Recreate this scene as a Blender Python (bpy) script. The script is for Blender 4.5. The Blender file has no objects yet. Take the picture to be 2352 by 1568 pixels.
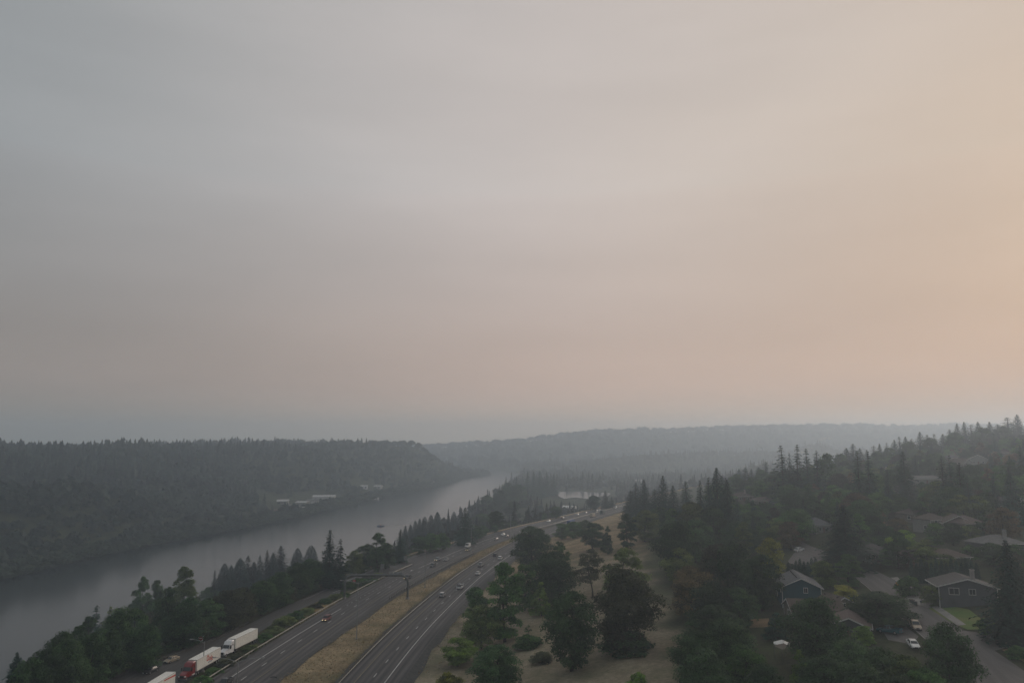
import bpy, bmesh, math, random
import numpy as np
from mathutils import Vector, Matrix
from mathutils.geometry import delaunay_2d_cdt

S = bpy.context.scene
COL = S.collection
R = math.radians
rng = np.random.default_rng(7)
random.seed(7)

# ------------------------------------------------------------------ camera
F0, HZ, CAMH = 1687.0, 1012.0, 62.0          # focal length and horizon row of a 2352 x 1568 frame, camera height
PITCH = math.atan((HZ - 784) / F0)
cam = bpy.data.cameras.new('camera')
camo = bpy.data.objects.new('camera', cam)
COL.objects.link(camo)
cam.sensor_width = 36.0
cam.lens = 36.0 * F0 / 2352.0
cam.clip_start, cam.clip_end = 1.0, 30000.0
camo.location = (0, 0, CAMH)
camo.rotation_euler = (math.pi / 2 + PITCH, 0, 0)
S.camera = camo

# ------------------------------------------------------------------ sky of smoke + veiled sun
SUN_AZ, SUN_EL = R(49), R(11)                 # to the right of the view
SD = Vector((math.sin(SUN_AZ) * math.cos(SUN_EL), math.cos(SUN_AZ) * math.cos(SUN_EL), math.sin(SUN_EL)))
W = bpy.data.worlds.new('World')
S.world = W
W.use_nodes = True
nt = W.node_tree
for n in list(nt.nodes):
    nt.nodes.remove(n)


def nd(tree, typ, **kw):
    n = tree.nodes.new(typ)
    for k, v in kw.items():
        if k.startswith('i_'):
            n.inputs[k[2:]].default_value = v
        elif k.startswith('n_'):
            n.inputs[int(k[2:])].default_value = v
        else:
            setattr(n, k, v)
    return n


def ramp(tree, stops, interp='EASE'):
    n = tree.nodes.new('ShaderNodeValToRGB')
    cr = n.color_ramp
    cr.interpolation = interp
    while len(cr.elements) < len(stops):
        cr.elements.new(0.5)
    for e, (p, c) in zip(cr.elements, stops):
        e.position = p
        e.color = (*c, 1) if len(c) == 3 else c
    return n


def build_world():
    L = nt.links.new
    tc = nd(nt, 'ShaderNodeTexCoord')
    nrm = nd(nt, 'ShaderNodeVectorMath', operation='NORMALIZE')
    L(tc.outputs['Generated'], nrm.inputs[0])
    dot = nd(nt, 'ShaderNodeVectorMath', operation='DOT_PRODUCT')
    L(nrm.outputs[0], dot.inputs[0])
    dot.inputs[1].default_value = SD
    ac = nd(nt, 'ShaderNodeMath', operation='ARCCOSINE')
    L(dot.outputs['Value'], ac.inputs[0])
    dv = nd(nt, 'ShaderNodeMath', operation='DIVIDE', n_1=math.pi)
    L(ac.outputs[0], dv.inputs[0])
    # soft streaks in the smoke shift the glow a little
    mp = nd(nt, 'ShaderNodeMapping')
    mp.inputs['Rotation'].default_value = (0, R(28), 0)
    mp.inputs['Scale'].default_value = (1.1, 1.0, 4.5)
    L(nrm.outputs[0], mp.inputs[0])
    nz = nd(nt, 'ShaderNodeTexNoise', i_Scale=1.6, i_Detail=3.0, i_Roughness=0.45)
    L(mp.outputs[0], nz.inputs['Vector'])
    mr = nd(nt, 'ShaderNodeMapRange', n_3=-0.028, n_4=0.028)
    L(nz.outputs['Fac'], mr.inputs[0])
    ad = nd(nt, 'ShaderNodeMath', operation='ADD')
    L(dv.outputs[0], ad.inputs[0])
    L(mr.outputs[0], ad.inputs[1])
    glow = ramp(nt, [(0.0, (0.60, 0.47, 0.37)), (0.09, (0.59, 0.48, 0.395)), (0.17, (0.605, 0.53, 0.475)),
                     (0.26, (0.595, 0.54, 0.515)), (0.36, (0.45, 0.44, 0.437)), (0.46, (0.295, 0.317, 0.330)),
                     (1.0, (0.29, 0.315, 0.335))], 'B_SPLINE')
    L(ad.outputs[0], glow.inputs[0])
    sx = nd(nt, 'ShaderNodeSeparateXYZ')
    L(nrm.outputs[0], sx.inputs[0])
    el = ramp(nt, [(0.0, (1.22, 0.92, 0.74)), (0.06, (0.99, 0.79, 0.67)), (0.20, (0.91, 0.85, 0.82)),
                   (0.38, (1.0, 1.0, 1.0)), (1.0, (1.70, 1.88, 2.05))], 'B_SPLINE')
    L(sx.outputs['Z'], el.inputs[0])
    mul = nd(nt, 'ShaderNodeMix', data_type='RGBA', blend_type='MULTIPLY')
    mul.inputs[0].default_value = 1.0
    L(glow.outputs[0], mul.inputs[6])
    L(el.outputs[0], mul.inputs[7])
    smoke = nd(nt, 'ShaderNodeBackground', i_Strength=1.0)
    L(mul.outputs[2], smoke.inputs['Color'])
    mp2 = nd(nt, 'ShaderNodeMapping')
    mp2.inputs['Rotation'].default_value = (0, R(-32), R(15))
    mp2.inputs['Scale'].default_value = (.9, 1.0, 5.0)
    L(nrm.outputs[0], mp2.inputs[0])
    nz2 = nd(nt, 'ShaderNodeTexNoise', i_Scale=2.3, i_Detail=5.0, i_Roughness=0.55)
    L(mp2.outputs[0], nz2.inputs['Vector'])
    un = nd(nt, 'ShaderNodeMapRange', n_1=0.3, n_2=0.7, n_3=0.955, n_4=1.045)
    L(nz2.outputs['Fac'], un.inputs[0])
    L(un.outputs[0], smoke.inputs['Strength'])
    sky = nd(nt, 'ShaderNodeTexSky', sky_type='NISHITA', sun_disc=False)
    sky.sun_elevation = SUN_EL
    sky.sun_rotation = SUN_AZ
    sky.dust_density = 8.0
    bg = nd(nt, 'ShaderNodeBackground', i_Strength=0.05)
    L(sky.outputs[0], bg.inputs['Color'])
    mix = nd(nt, 'ShaderNodeMixShader')
    mix.inputs[0].default_value = 0.95        # the smoke veils almost all of the clear sky
    L(bg.outputs[0], mix.inputs[1])
    L(smoke.outputs[0], mix.inputs[2])
    out = nd(nt, 'ShaderNodeOutputWorld')
    L(mix.outputs[0], out.inputs['Surface'])


build_world()
sun = bpy.data.lights.new('sun', 'SUN')
sun.energy, sun.angle, sun.color = 1.3, R(25), (1.0, 0.85, 0.73)
suno = bpy.data.objects.new('sun', sun)
COL.objects.link(suno)
suno.rotation_euler = SD.to_track_quat('Z', 'Y').to_euler()

S.render.engine = 'CYCLES'
vs = S.view_settings
vs.view_transform, vs.look, vs.gamma, vs.exposure = 'Standard', 'None', 1.0, 0.02
vs.use_curve_mapping = False
cy = S.cycles
cy.use_denoising = True
cy.max_bounces, cy.diffuse_bounces, cy.glossy_bounces, cy.transmission_bounces, cy.volume_bounces = 6, 2, 2, 3, 4
cy.transparent_max_bounces = 8
cy.use_adaptive_sampling = True
cy.adaptive_threshold = 0.02

# ------------------------------------------------------------------ helpers
def tag(o, label=None, cat=None, group=None, kind=None):
    if label: o['label'] = label
    if cat: o['category'] = cat
    if group: o['group'] = group
    if kind: o['kind'] = kind
    return o


def empty(name, loc=(0, 0, 0), rz=0.0):
    o = bpy.data.objects.new(name, None)
    o.empty_display_size = 0.5
    COL.objects.link(o)
    o.location = loc
    o.rotation_euler = (0, 0, rz)
    return o


def link(name, me, mat=None, parent=None):
    o = bpy.data.objects.new(name, me)
    COL.objects.link(o)
    if mat is not None and len(me.materials) == 0:
        me.materials.append(mat)
    o.parent = parent
    return o


def copy_tree(o, parent=None):
    c = o.copy()
    COL.objects.link(c)
    c.parent = parent
    for ch in list(o.children):
        copy_tree(ch, c)
    return c


class MB:
    """collects simple shapes and builds ONE mesh object"""
    def __init__(s):
        s.v, s.f = [], []

    def add(s, vs, fs):
        b = len(s.v)
        s.v += [tuple(p) for p in vs]
        s.f += [tuple(b + i for i in f) for f in fs]
        return s

    def box(s, x0, x1, y0, y1, z0, z1):
        return s.add([(x0, y0, z0), (x1, y0, z0), (x1, y1, z0), (x0, y1, z0), (x0, y0, z1), (x1, y0, z1), (x1, y1, z1), (x0, y1, z1)],
                     [(0, 3, 2, 1), (4, 5, 6, 7), (0, 1, 5, 4), (1, 2, 6, 5), (2, 3, 7, 6), (3, 0, 4, 7)])

    def loft(s, rings, caps=True):
        n = len(rings[0])
        vs = [p for r in rings for p in r]
        fs = []
        for k in range(len(rings) - 1):
            for i in range(n):
                j = (i + 1) % n
                fs.append((k * n + i, k * n + j, (k + 1) * n + j, (k + 1) * n + i))
        if caps:
            fs.append(tuple(range(n - 1, -1, -1)))
            fs.append(tuple((len(rings) - 1) * n + i for i in range(n)))
        return s.add(vs, fs)

    def tube(s, pts, rad, n=6, caps=True):
        pts = [Vector(p) for p in pts]
        rads = rad if isinstance(rad, (list, tuple)) else [rad] * len(pts)
        rings = []
        for i, p in enumerate(pts):
            t = (pts[min(i + 1, len(pts) - 1)] - pts[max(i - 1, 0)]).normalized()
            a = Vector((0, 0, 1)) if abs(t.z) < 0.9 else Vector((1, 0, 0))
            u = t.cross(a).normalized()
            w = t.cross(u)
            rings.append([p + (u * math.cos(2 * math.pi * k / n) + w * math.sin(2 * math.pi * k / n)) * rads[i] for k in range(n)])
        return s.loft(rings, caps)

    def cyl(s, c, axis, r, half, n=14):
        c, a = Vector(c), Vector(axis).normalized()
        return s.tube([c - a * half, c + a * half], r, n)

    def prism(s, prof, y0, y1):
        """profile in x-z, run along y"""
        return s.loft([[(x, y0, z) for x, z in prof], [(x, y1, z) for x, z in prof]])

    def mesh(s, name):
        me = bpy.data.meshes.new(name)
        me.from_pydata(s.v, [], s.f)
        bm = bmesh.new()
        bm.from_mesh(me)
        bmesh.ops.recalc_face_normals(bm, faces=bm.faces)
        bm.to_mesh(me)
        bm.free()
        return me

    def build(s, name, mat, parent=None):
        return link(name, s.mesh(name), mat, parent)


def np_mesh(name, V, Fc, tone=None, smooth=False):
    """fast mesh from arrays; Fc is (n,3) or (n,4)"""
    me = bpy.data.meshes.new(name)
    V = np.ascontiguousarray(V, dtype=np.float32)
    Fc = np.ascontiguousarray(Fc, dtype=np.int32)
    k = Fc.shape[1]
    me.vertices.add(len(V))
    me.vertices.foreach_set('co', V.ravel())
    me.loops.add(Fc.size)
    me.loops.foreach_set('vertex_index', Fc.ravel())
    me.polygons.add(len(Fc))
    me.polygons.foreach_set('loop_start', np.arange(0, Fc.size, k, dtype=np.int32))
    if smooth:
        me.polygons.foreach_set('use_smooth', np.ones(len(Fc), dtype=bool))
    me.update(calc_edges=True)
    if tone is not None:
        at = me.attributes.new('tone', 'FLOAT', 'FACE')
        at.data.foreach_set('value', np.asarray(tone, dtype=np.float32))
    me.validate()
    return me


def spl(t, T, V):
    """smooth interpolation through nodes, straight outside"""
    T, V = np.asarray(T, float), np.asarray(V, float)
    t = np.asarray(t, float)
    m = np.gradient(V, T)
    i = np.clip(np.searchsorted(T, t) - 1, 0, len(T) - 2)
    h = T[i + 1] - T[i]
    u = (t - T[i]) / h
    uc = np.clip(u, 0, 1)
    r = (2 * uc**3 - 3 * uc**2 + 1) * V[i] + (uc**3 - 2 * uc**2 + uc) * h * m[i] + (-2 * uc**3 + 3 * uc**2) * V[i + 1] + (uc**3 - uc**2) * h * m[i + 1]
    return r + np.where(u > 1, (u - 1) * h * m[-1], 0) + np.where(u < 0, u * h * m[0], 0)


def sst(a, b, x):
    u = np.clip((np.asarray(x, float) - a) / (b - a), 0, 1)
    return u * u * (3 - 2 * u)


def vnoise(x, y, seed=0):
    """smooth value noise, about -1..1"""
    x, y = np.asarray(x, float), np.asarray(y, float)
    xi, yi = np.floor(x), np.floor(y)
    fx, fy = x - xi, y - yi
    fx, fy = fx * fx * (3 - 2 * fx), fy * fy * (3 - 2 * fy)

    def h(a, b):
        v = np.sin(a * 127.1 + b * 311.7 + seed * 74.7) * 43758.5453
        return (v - np.floor(v)) * 2 - 1
    return (h(xi, yi) * (1 - fx) + h(xi + 1, yi) * fx) * (1 - fy) + (h(xi, yi + 1) * (1 - fx) + h(xi + 1, yi + 1) * fx) * fy


# ------------------------------------------------------------------ plan of the place (metres; x right, y ahead)
YN = [0, 120, 200, 250, 300, 350, 400, 450, 500, 550, 600, 650, 700, 800, 1000]
def whiteR(y): return spl(y, YN, [-38.5, -36.8, -33.0, -28.6, -22.1, -14.4, -4.3, 8.0, 22.8, 41, 62, 85, 109, 160, 265])
def yelL(y): return spl(y, YN, [-78, -73.5, -67.4, -61.4, -53.7, -43.4, -31.2, -17, 0.5, 22, 46, 70.5, 95.5, 147, 252])
def railM(y): return yelL(y) + 3.2
def railR(y): return np.minimum(whiteR(y) - 10.9, whiteR(y) - 0)  # left rail of the right carriageway
def outerL(y):
    return spl(y, [0, 120, 200, 227, 243, 264, 290, 308, 336, 378, 406, 440, 473, 513, 555, 600, 650, 700, 800, 1000],
               [-140, -128, -106, -97.5, -93, -89.8, -85.8, -82, -76.4, -65.6, -56.7, -44.3, -31, -12.7, 8, 32, 57, 82, 134, 239])
def mainL(y):                                   # left edge of the main lanes' pavement, to the tip of the gore
    return spl(y, [0, 120, 200, 252, 301, 330, 350, 383], [-89, -84.5, -79.4, -73.4, -66.6, -61.6, -57.5, -49.4])
def rampR(y):
    return spl(y, [0, 120, 200, 223, 250, 270, 296, 326, 350, 383], [-92, -88, -84.8, -83.6, -82.6, -80.8, -76, -68.5, -61.5, -49.8])
def shoreN(y): return spl(y, [0, 200, 300, 400, 500, 600, 700, 900, 1220, 1769, 2130, 2350, 2480, 2600, 2900], [-190, -172, -158, -140, -116, -92, -76, -54, -27, 6, 24, -40, -300, -900, -2600])
def shoreF(y): return spl(y, [0, 200, 491, 631, 774, 1132, 1471, 1800, 2130, 2230, 2330, 2450, 2700], [-350, -345, -333, -318, -278, -221, -155, -125, -112, -250, -700, -1500, -3000])
FARX = [-3500, -1200, -400, -48, 320, 870, 1510, 2600, 6000]
FARZ = [60, 40, 24, 47, 84, 107, 114, 110, 105]


def T(x, y):
    """height of the ground"""
    x, y = np.asarray(x, float), np.asarray(y, float)
    xl, xr = outerL(y) - 2.5, whiteR(y) + 11
    dl, dr = xl - x, x - xr
    z = np.full(np.broadcast(x, y).shape, -0.12)
    # hillside on the right
    up = np.maximum(dr, 0)
    hill = 0.13 * np.minimum(up, 400) + 0.02 * np.maximum(np.minimum(up, 1500) - 400, 0) + 0.011 * np.clip(y, 0, 700) * sst(0, 70, dr)
    hill = hill * sst(0, 18, dr)
    yr = 500 + (x - 155) * 0.60
    back = sst(20, 420, y - np.clip(yr, 500, 1500))
    hill = hill * (1 - back) + back * (-22) * sst(0, 60, dr)
    z = z + np.where(dr > 0, hill + 0.35 * vnoise(x / 23, y / 23, 3) * sst(0, 40, dr), 0)
    # bank down to the valley floor on the left
    zb = -22 * sst(-2, 62, dl) + 1.2 * vnoise(x / 17, y / 17, 1) * sst(4, 40, dl)
    z = z + np.where(dl > 0, zb, 0)
    z = z - 11 * sst(-7, 9, shoreN(y) - x)
    # far bank and forested hill
    dd = shoreF(y) - x
    tp = 1 - sst(1720, 2090, y)
    hw = np.interp(y, [500, 1000, 1500, 1900], [470, 340, 180, 120])
    am = np.interp(y, [500, 1000, 1400, 1800], [60, 64, 68, 76])
    hl = am * sst(.06, 1, (dd + 26 * vnoise(x / 160, y / 160, 5)) / hw) + 5 * vnoise(x / 260, y / 260, 2) * sst(100, 400, dd)
    hl = hl + 30 * np.exp(-((dd - 118 - 18 * vnoise(y / 90, 3.1, 6)) / 55) ** 2) * (1 - sst(660, 880, y)) * sst(8, 60, dd)
    z = z + np.where(dd > -8, 8.5 * sst(-8, 10, dd) + hl * tp, 0)
    # far hills
    ff = sst(2420, 3150, y + 60 * vnoise(x / 300, 1.3, 8))
    rz = np.interp(x, FARX, FARZ) + 6 * vnoise(x / 190, y / 400, 4)
    z = z * (1 - ff) + ff * rz
    mid = np.exp(-((y - 2150 - 0.12 * x) / 170) ** 2) * np.interp(x, [-200, 150, 500, 1300, 3000], [0, 14, 40, 46, 50])
    return z + mid * sst(-200, 100, x)


def project(x, y, z):
    r = np.asarray(z, float) - CAMH
    c, s = math.cos(PITCH), math.sin(PITCH)
    d = c * y + s * r
    return 1176 + F0 * x / d, 784 - F0 * (c * r - s * y) / d, d


TS = np.concatenate([np.arange(120, 900, 1.5), np.arange(900, 2600, 6), np.arange(2600, 7000, 30)])


def hit(px, py, zoff=0.0):
    """where a sight line meets the ground"""
    c, s = math.cos(PITCH), math.sin(PITCH)
    q = (784 - py) / F0
    dy, dz, dx = c - q * s, q * c + s, (px - 1176) / F0
    t = TS
    g = CAMH + dz * t / dy - T(dx * t / dy, t) - zoff
    k = np.argmax(g < 0)
    if g[k] >= 0:
        k = len(t) - 1
    a, b = t[max(k - 1, 0)], t[k]
    for _ in range(18):
        m = 0.5 * (a + b)
        if CAMH + dz * m / dy - float(T(dx * m / dy, m)) - zoff < 0: b = m
        else: a = m
    return float(dx * b / dy), float(b), float(T(dx * b / dy, b))


def top_z(y, py):
    c, s = math.cos(PITCH), math.sin(PITCH)
    q = (784 - py) / F0
    return CAMH + y * (q * c + s) / (c - q * s)


# ------------------------------------------------------------------ materials
MATS = {}


def pmat(name, col, rough=0.7, metal=0.0, spec=0.3, noise=0.0, nscale=1.0, bump=0.0, bscale=8.0, col2=None, emit=None, objcol=False, detail=5.0):
    m = bpy.data.materials.new(name)
    m.use_nodes = True
    t = m.node_tree
    b = t.nodes['Principled BSDF']
    b.inputs['Base Color'].default_value = (*col, 1)
    b.inputs['Roughness'].default_value = rough
    b.inputs['Metallic'].default_value = metal
    b.inputs['Specular IOR Level'].default_value = spec
    L = t.links.new
    tc = nd(t, 'ShaderNodeTexCoord')
    if noise > 0 or col2:
        nz = nd(t, 'ShaderNodeTexNoise', i_Scale=nscale, i_Detail=detail, i_Roughness=0.62)
        L(tc.outputs['Object'], nz.inputs['Vector'])
        c2 = col2 or tuple(c * (1 - noise) for c in col)
        rp = ramp(t, [(0.34, col if not col2 else c2), (0.66, c2 if not col2 else col)], 'LINEAR')
        L(nz.outputs['Fac'], rp.inputs[0])
        L(rp.outputs[0], b.inputs['Base Color'])
    if bump > 0:
        n2 = nd(t, 'ShaderNodeTexNoise', i_Scale=bscale, i_Detail=4.0)
        L(tc.outputs['Object'], n2.inputs['Vector'])
        bp = nd(t, 'ShaderNodeBump', i_Strength=bump, i_Distance=0.3)
        L(n2.outputs['Fac'], bp.inputs['Height'])
        L(bp.outputs[0], b.inputs['Normal'])
    if emit:
        b.inputs['Emission Color'].default_value = (*emit[0], 1)
        b.inputs['Emission Strength'].default_value = emit[1]
    MATS[name] = m
    return m


def foliage_mat():
    m = bpy.data.materials.new('foliage')
    m.use_nodes = True
    t = m.node_tree
    L = t.links.new
    b = t.nodes['Principled BSDF']
    out = t.nodes['Material Output']
    oi = nd(t, 'ShaderNodeObjectInfo')
    at = nd(t, 'ShaderNodeAttribute', attribute_name='tone')
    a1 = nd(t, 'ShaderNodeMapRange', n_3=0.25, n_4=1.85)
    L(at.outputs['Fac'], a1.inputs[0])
    a2 = nd(t, 'ShaderNodeMapRange', n_3=0.82, n_4=1.18)
    L(oi.outputs['Random'], a2.inputs[0])
    ml = nd(t, 'ShaderNodeMath', operation='MULTIPLY')
    L(a1.outputs[0], ml.inputs[0]); L(a2.outputs[0], ml.inputs[1])
    hs = nd(t, 'ShaderNodeHueSaturation')
    L(oi.outputs['Color'], hs.inputs['Color'])
    L(ml.outputs[0], hs.inputs['Value'])
    hr = nd(t, 'ShaderNodeMapRange', n_3=0.512, n_4=0.488)      # drier leaves lean to yellow
    L(at.outputs['Fac'], hr.inputs[0])
    L(hr.outputs[0], hs.inputs['Hue'])
    L(hs.outputs[0], b.inputs['Base Color'])
    b.inputs['Roughness'].default_value = 0.75
    b.inputs['Specular IOR Level'].default_value = 0.15
    tr = nd(t, 'ShaderNodeBsdfTranslucent')
    L(hs.outputs[0], tr.inputs['Color'])
    mx = nd(t, 'ShaderNodeMixShader')
    mx.inputs[0].default_value = 0.22
    L(b.outputs[0], mx.inputs[1]); L(tr.outputs[0], mx.inputs[2])
    L(mx.outputs[0], out.inputs['Surface'])
    MATS['foliage'] = m


foliage_mat()


def ground_mat():
    m = bpy.data.materials.new('ground_soil')
    m.use_nodes = True
    t = m.node_tree
    L = t.links.new
    b = t.nodes['Principled BSDF']
    b.inputs['Roughness'].default_value = 0.95
    b.inputs['Specular IOR Level'].default_value = 0.05
    at = nd(t, 'ShaderNodeAttribute', attribute_name='soil')
    tc = nd(t, 'ShaderNodeTexCoord')
    n1 = nd(t, 'ShaderNodeTexNoise', i_Scale=0.06, i_Detail=8.0, i_Roughness=0.7)
    n2 = nd(t, 'ShaderNodeTexNoise', i_Scale=0.9, i_Detail=6.0, i_Roughness=0.75)
    L(tc.outputs['Object'], n1.inputs['Vector']); L(tc.outputs['Object'], n2.inputs['Vector'])
    m1 = nd(t, 'ShaderNodeMapRange', n_1=0.28, n_2=0.72, n_3=0.5, n_4=1.42)
    m2 = nd(t, 'ShaderNodeMapRange', n_1=0.25, n_2=0.75, n_3=0.62, n_4=1.38)
    L(n1.outputs['Fac'], m1.inputs[0]); L(n2.outputs['Fac'], m2.inputs[0])
    mm = nd(t, 'ShaderNodeMath', operation='MULTIPLY')
    L(m1.outputs[0], mm.inputs[0]); L(m2.outputs[0], mm.inputs[1])
    hs = nd(t, 'ShaderNodeHueSaturation')
    L(at.outputs['Color'], hs.inputs['Color']); L(mm.outputs[0], hs.inputs['Value'])
    n3 = nd(t, 'ShaderNodeTexNoise', i_Scale=0.11, i_Detail=5.0)
    L(tc.outputs['Object'], n3.inputs['Vector'])
    m3 = nd(t, 'ShaderNodeMapRange', n_1=0.45, n_2=0.72, n_3=0.0, n_4=0.6)
    L(n3.outputs['Fac'], m3.inputs[0])
    mx = nd(t, 'ShaderNodeMix', data_type='RGBA')
    L(m3.outputs[0], mx.inputs[0]); L(hs.outputs[0], mx.inputs[6])
    mx.inputs[7].default_value = (0.080, 0.098, 0.045, 1)        # greener weeds in patches
    L(mx.outputs[2], b.inputs['Base Color'])
    bp = nd(t, 'ShaderNodeBump', i_Strength=0.8, i_Distance=0.5)
    L(n2.outputs['Fac'], bp.inputs['Height']); L(bp.outputs[0], b.inputs['Normal'])
    MATS['ground'] = m


ground_mat()


def road_mat(name, base, lane=3.75, off=0.0, wear=0.35):
    """asphalt: wheel tracks across UV.x (metres), smears along UV.y"""
    m = bpy.data.materials.new(name)
    m.use_nodes = True
    t = m.node_tree
    L = t.links.new
    b = t.nodes['Principled BSDF']
    b.inputs['Roughness'].default_value = 0.72
    b.inputs['Specular IOR Level'].default_value = 0.3
    uv = nd(t, 'ShaderNodeUVMap', uv_map='UVMap')
    sp = nd(t, 'ShaderNodeSeparateXYZ')
    L(uv.outputs[0], sp.inputs[0])
    a = nd(t, 'ShaderNodeMath', operation='MULTIPLY_ADD', n_1=2 * 2 * math.pi / lane, n_2=off)
    L(sp.outputs[0], a.inputs[0])
    cs = nd(t, 'ShaderNodeMath', operation='COSINE')
    L(a.outputs[0], cs.inputs[0])
    mp = nd(t, 'ShaderNodeMapping')
    mp.inputs['Scale'].default_value = (1.1, 0.035, 1)
    L(uv.outputs[0], mp.inputs[0])
    n1 = nd(t, 'ShaderNodeTexNoise', i_Scale=1.0, i_Detail=6.0, i_Roughness=0.65)
    L(mp.outputs[0], n1.inputs['Vector'])
    n2 = nd(t, 'ShaderNodeTexNoise', i_Scale=1.5, i_Detail=8.0, i_Roughness=0.8)
    L(uv.outputs[0], n2.inputs['Vector'])
    w = nd(t, 'ShaderNodeMapRange', n_1=-1.0, n_2=1.0, n_3=1.0, n_4=1.0 - wear * 0.6)
    L(cs.outputs[0], w.inputs[0])
    s1 = nd(t, 'ShaderNodeMapRange', n_1=0.3, n_2=0.7, n_3=1.0 - wear * 0.7, n_4=1.0 + wear * 0.6)
    L(n1.outputs['Fac'], s1.inputs[0])
    s2 = nd(t, 'ShaderNodeMapRange', n_1=0.3, n_2=0.7, n_3=0.88, n_4=1.12)
    L(n2.outputs['Fac'], s2.inputs[0])
    p1 = nd(t, 'ShaderNodeMath', operation='MULTIPLY'); p2 = nd(t, 'ShaderNodeMath', operation='MULTIPLY')
    L(w.outputs[0], p1.inputs[0]); L(s1.outputs[0], p1.inputs[1])
    L(p1.outputs[0], p2.inputs[0]); L(s2.outputs[0], p2.inputs[1])
    hs = nd(t, 'ShaderNodeHueSaturation')
    hs.inputs['Color'].default_value = (*base, 1)
    L(p2.outputs[0], hs.inputs['Value'])
    L(hs.outputs[0], b.inputs['Base Color'])
    MATS[name] = m


road_mat('asphalt', (0.090, 0.085, 0.084), wear=0.8)
road_mat('ramp_asphalt', (0.085, 0.083, 0.081), wear=0.25)
road_mat('street_asphalt', (0.128, 0.118, 0.112), lane=5.0, wear=0.22)
pmat('bark', (0.05, 0.042, 0.035), 0.95, noise=0.5, nscale=2.0, bump=0.6)
pmat('paint_white', (0.62, 0.62, 0.6), 0.6, noise=0.35, nscale=0.8)
pmat('paint_yellow', (0.33, 0.26, 0.12), 0.6, noise=0.35, nscale=0.8)
pmat('gravel', (0.085, 0.083, 0.078), 0.95, noise=0.45, nscale=0.7, bump=0.5, bscale=3)
pmat('steel_rail', (0.29, 0.285, 0.26), 0.5, 0.35, noise=0.25, nscale=0.4)
pmat('galvanised', (0.30, 0.31, 0.31), 0.5, 0.5, noise=0.2, nscale=0.6)
pmat('dark_steel', (0.13, 0.138, 0.136), 0.55, 0.4, noise=0.3, nscale=0.5)
pmat('timber_post', (0.07, 0.058, 0.046), 0.9, noise=0.4, nscale=2)
pmat('tyre', (0.018, 0.018, 0.018), 0.85)
pmat('alloy', (0.4, 0.4, 0.41), 0.35, 0.8)
pmat('glass', (0.02, 0.024, 0.028), 0.08, 0.0, 0.6)
pmat('black_plastic', (0.02, 0.02, 0.021), 0.55)
pmat('headlight', (0.7, 0.7, 0.68), 0.2, 0.0, 0.6)
pmat('headlight_lit', (0.8, 0.75, 0.6), 0.2, emit=((1.0, 0.78, 0.42), 1.6))
pmat('taillight', (0.30, 0.012, 0.01), 0.3)
pmat('sign_red', (0.42, 0.025, 0.03), 0.45)
pmat('sign_white', (0.72, 0.72, 0.70), 0.45)
pmat('sign_yellow', (0.72, 0.36, 0.02), 0.45)
pmat('sign_back', (0.26, 0.27, 0.27), 0.5, 0.4, noise=0.2, nscale=0.8)
pmat('concrete', (0.30, 0.285, 0.265), 0.9, noise=0.25, nscale=0.6, bump=0.2)
pmat('stone', (0.115, 0.108, 0.098), 0.95, noise=0.5, nscale=1.4, bump=0.5, bscale=3)
pmat('window_glass', (0.03, 0.034, 0.038), 0.12, 0, 0.6)
pmat('trim_white', (0.62, 0.61, 0.58), 0.6, noise=0.12, nscale=0.6)
pmat('lamp_glass', (0.6, 0.6, 0.56), 0.3)
pmat('lawn', (0.085, 0.155, 0.030), 0.95, col2=(0.16, 0.165, 0.055), nscale=0.22, bump=0.6, bscale=2)
pmat('dry_lawn', (0.27, 0.19, 0.105), 0.95, noise=0.4, nscale=0.4, bump=0.6, bscale=2)


def paint(name, col, rough=0.32, metal=0.0):
    if 'car_' + name in MATS: return MATS['car_' + name]
    m = pmat('car_' + name, col, rough, metal, 0.5, noise=0.10, nscale=1.2)
    m.node_tree.nodes['Principled BSDF'].inputs['Coat Weight'].default_value = 0.35
    return m


# ------------------------------------------------------------------ ground, water
def axis(*segs):
    a = []
    for s, e, st in segs: a += list(np.arange(s, e, st))
    return np.array(a + [segs[-1][1]])


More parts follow.
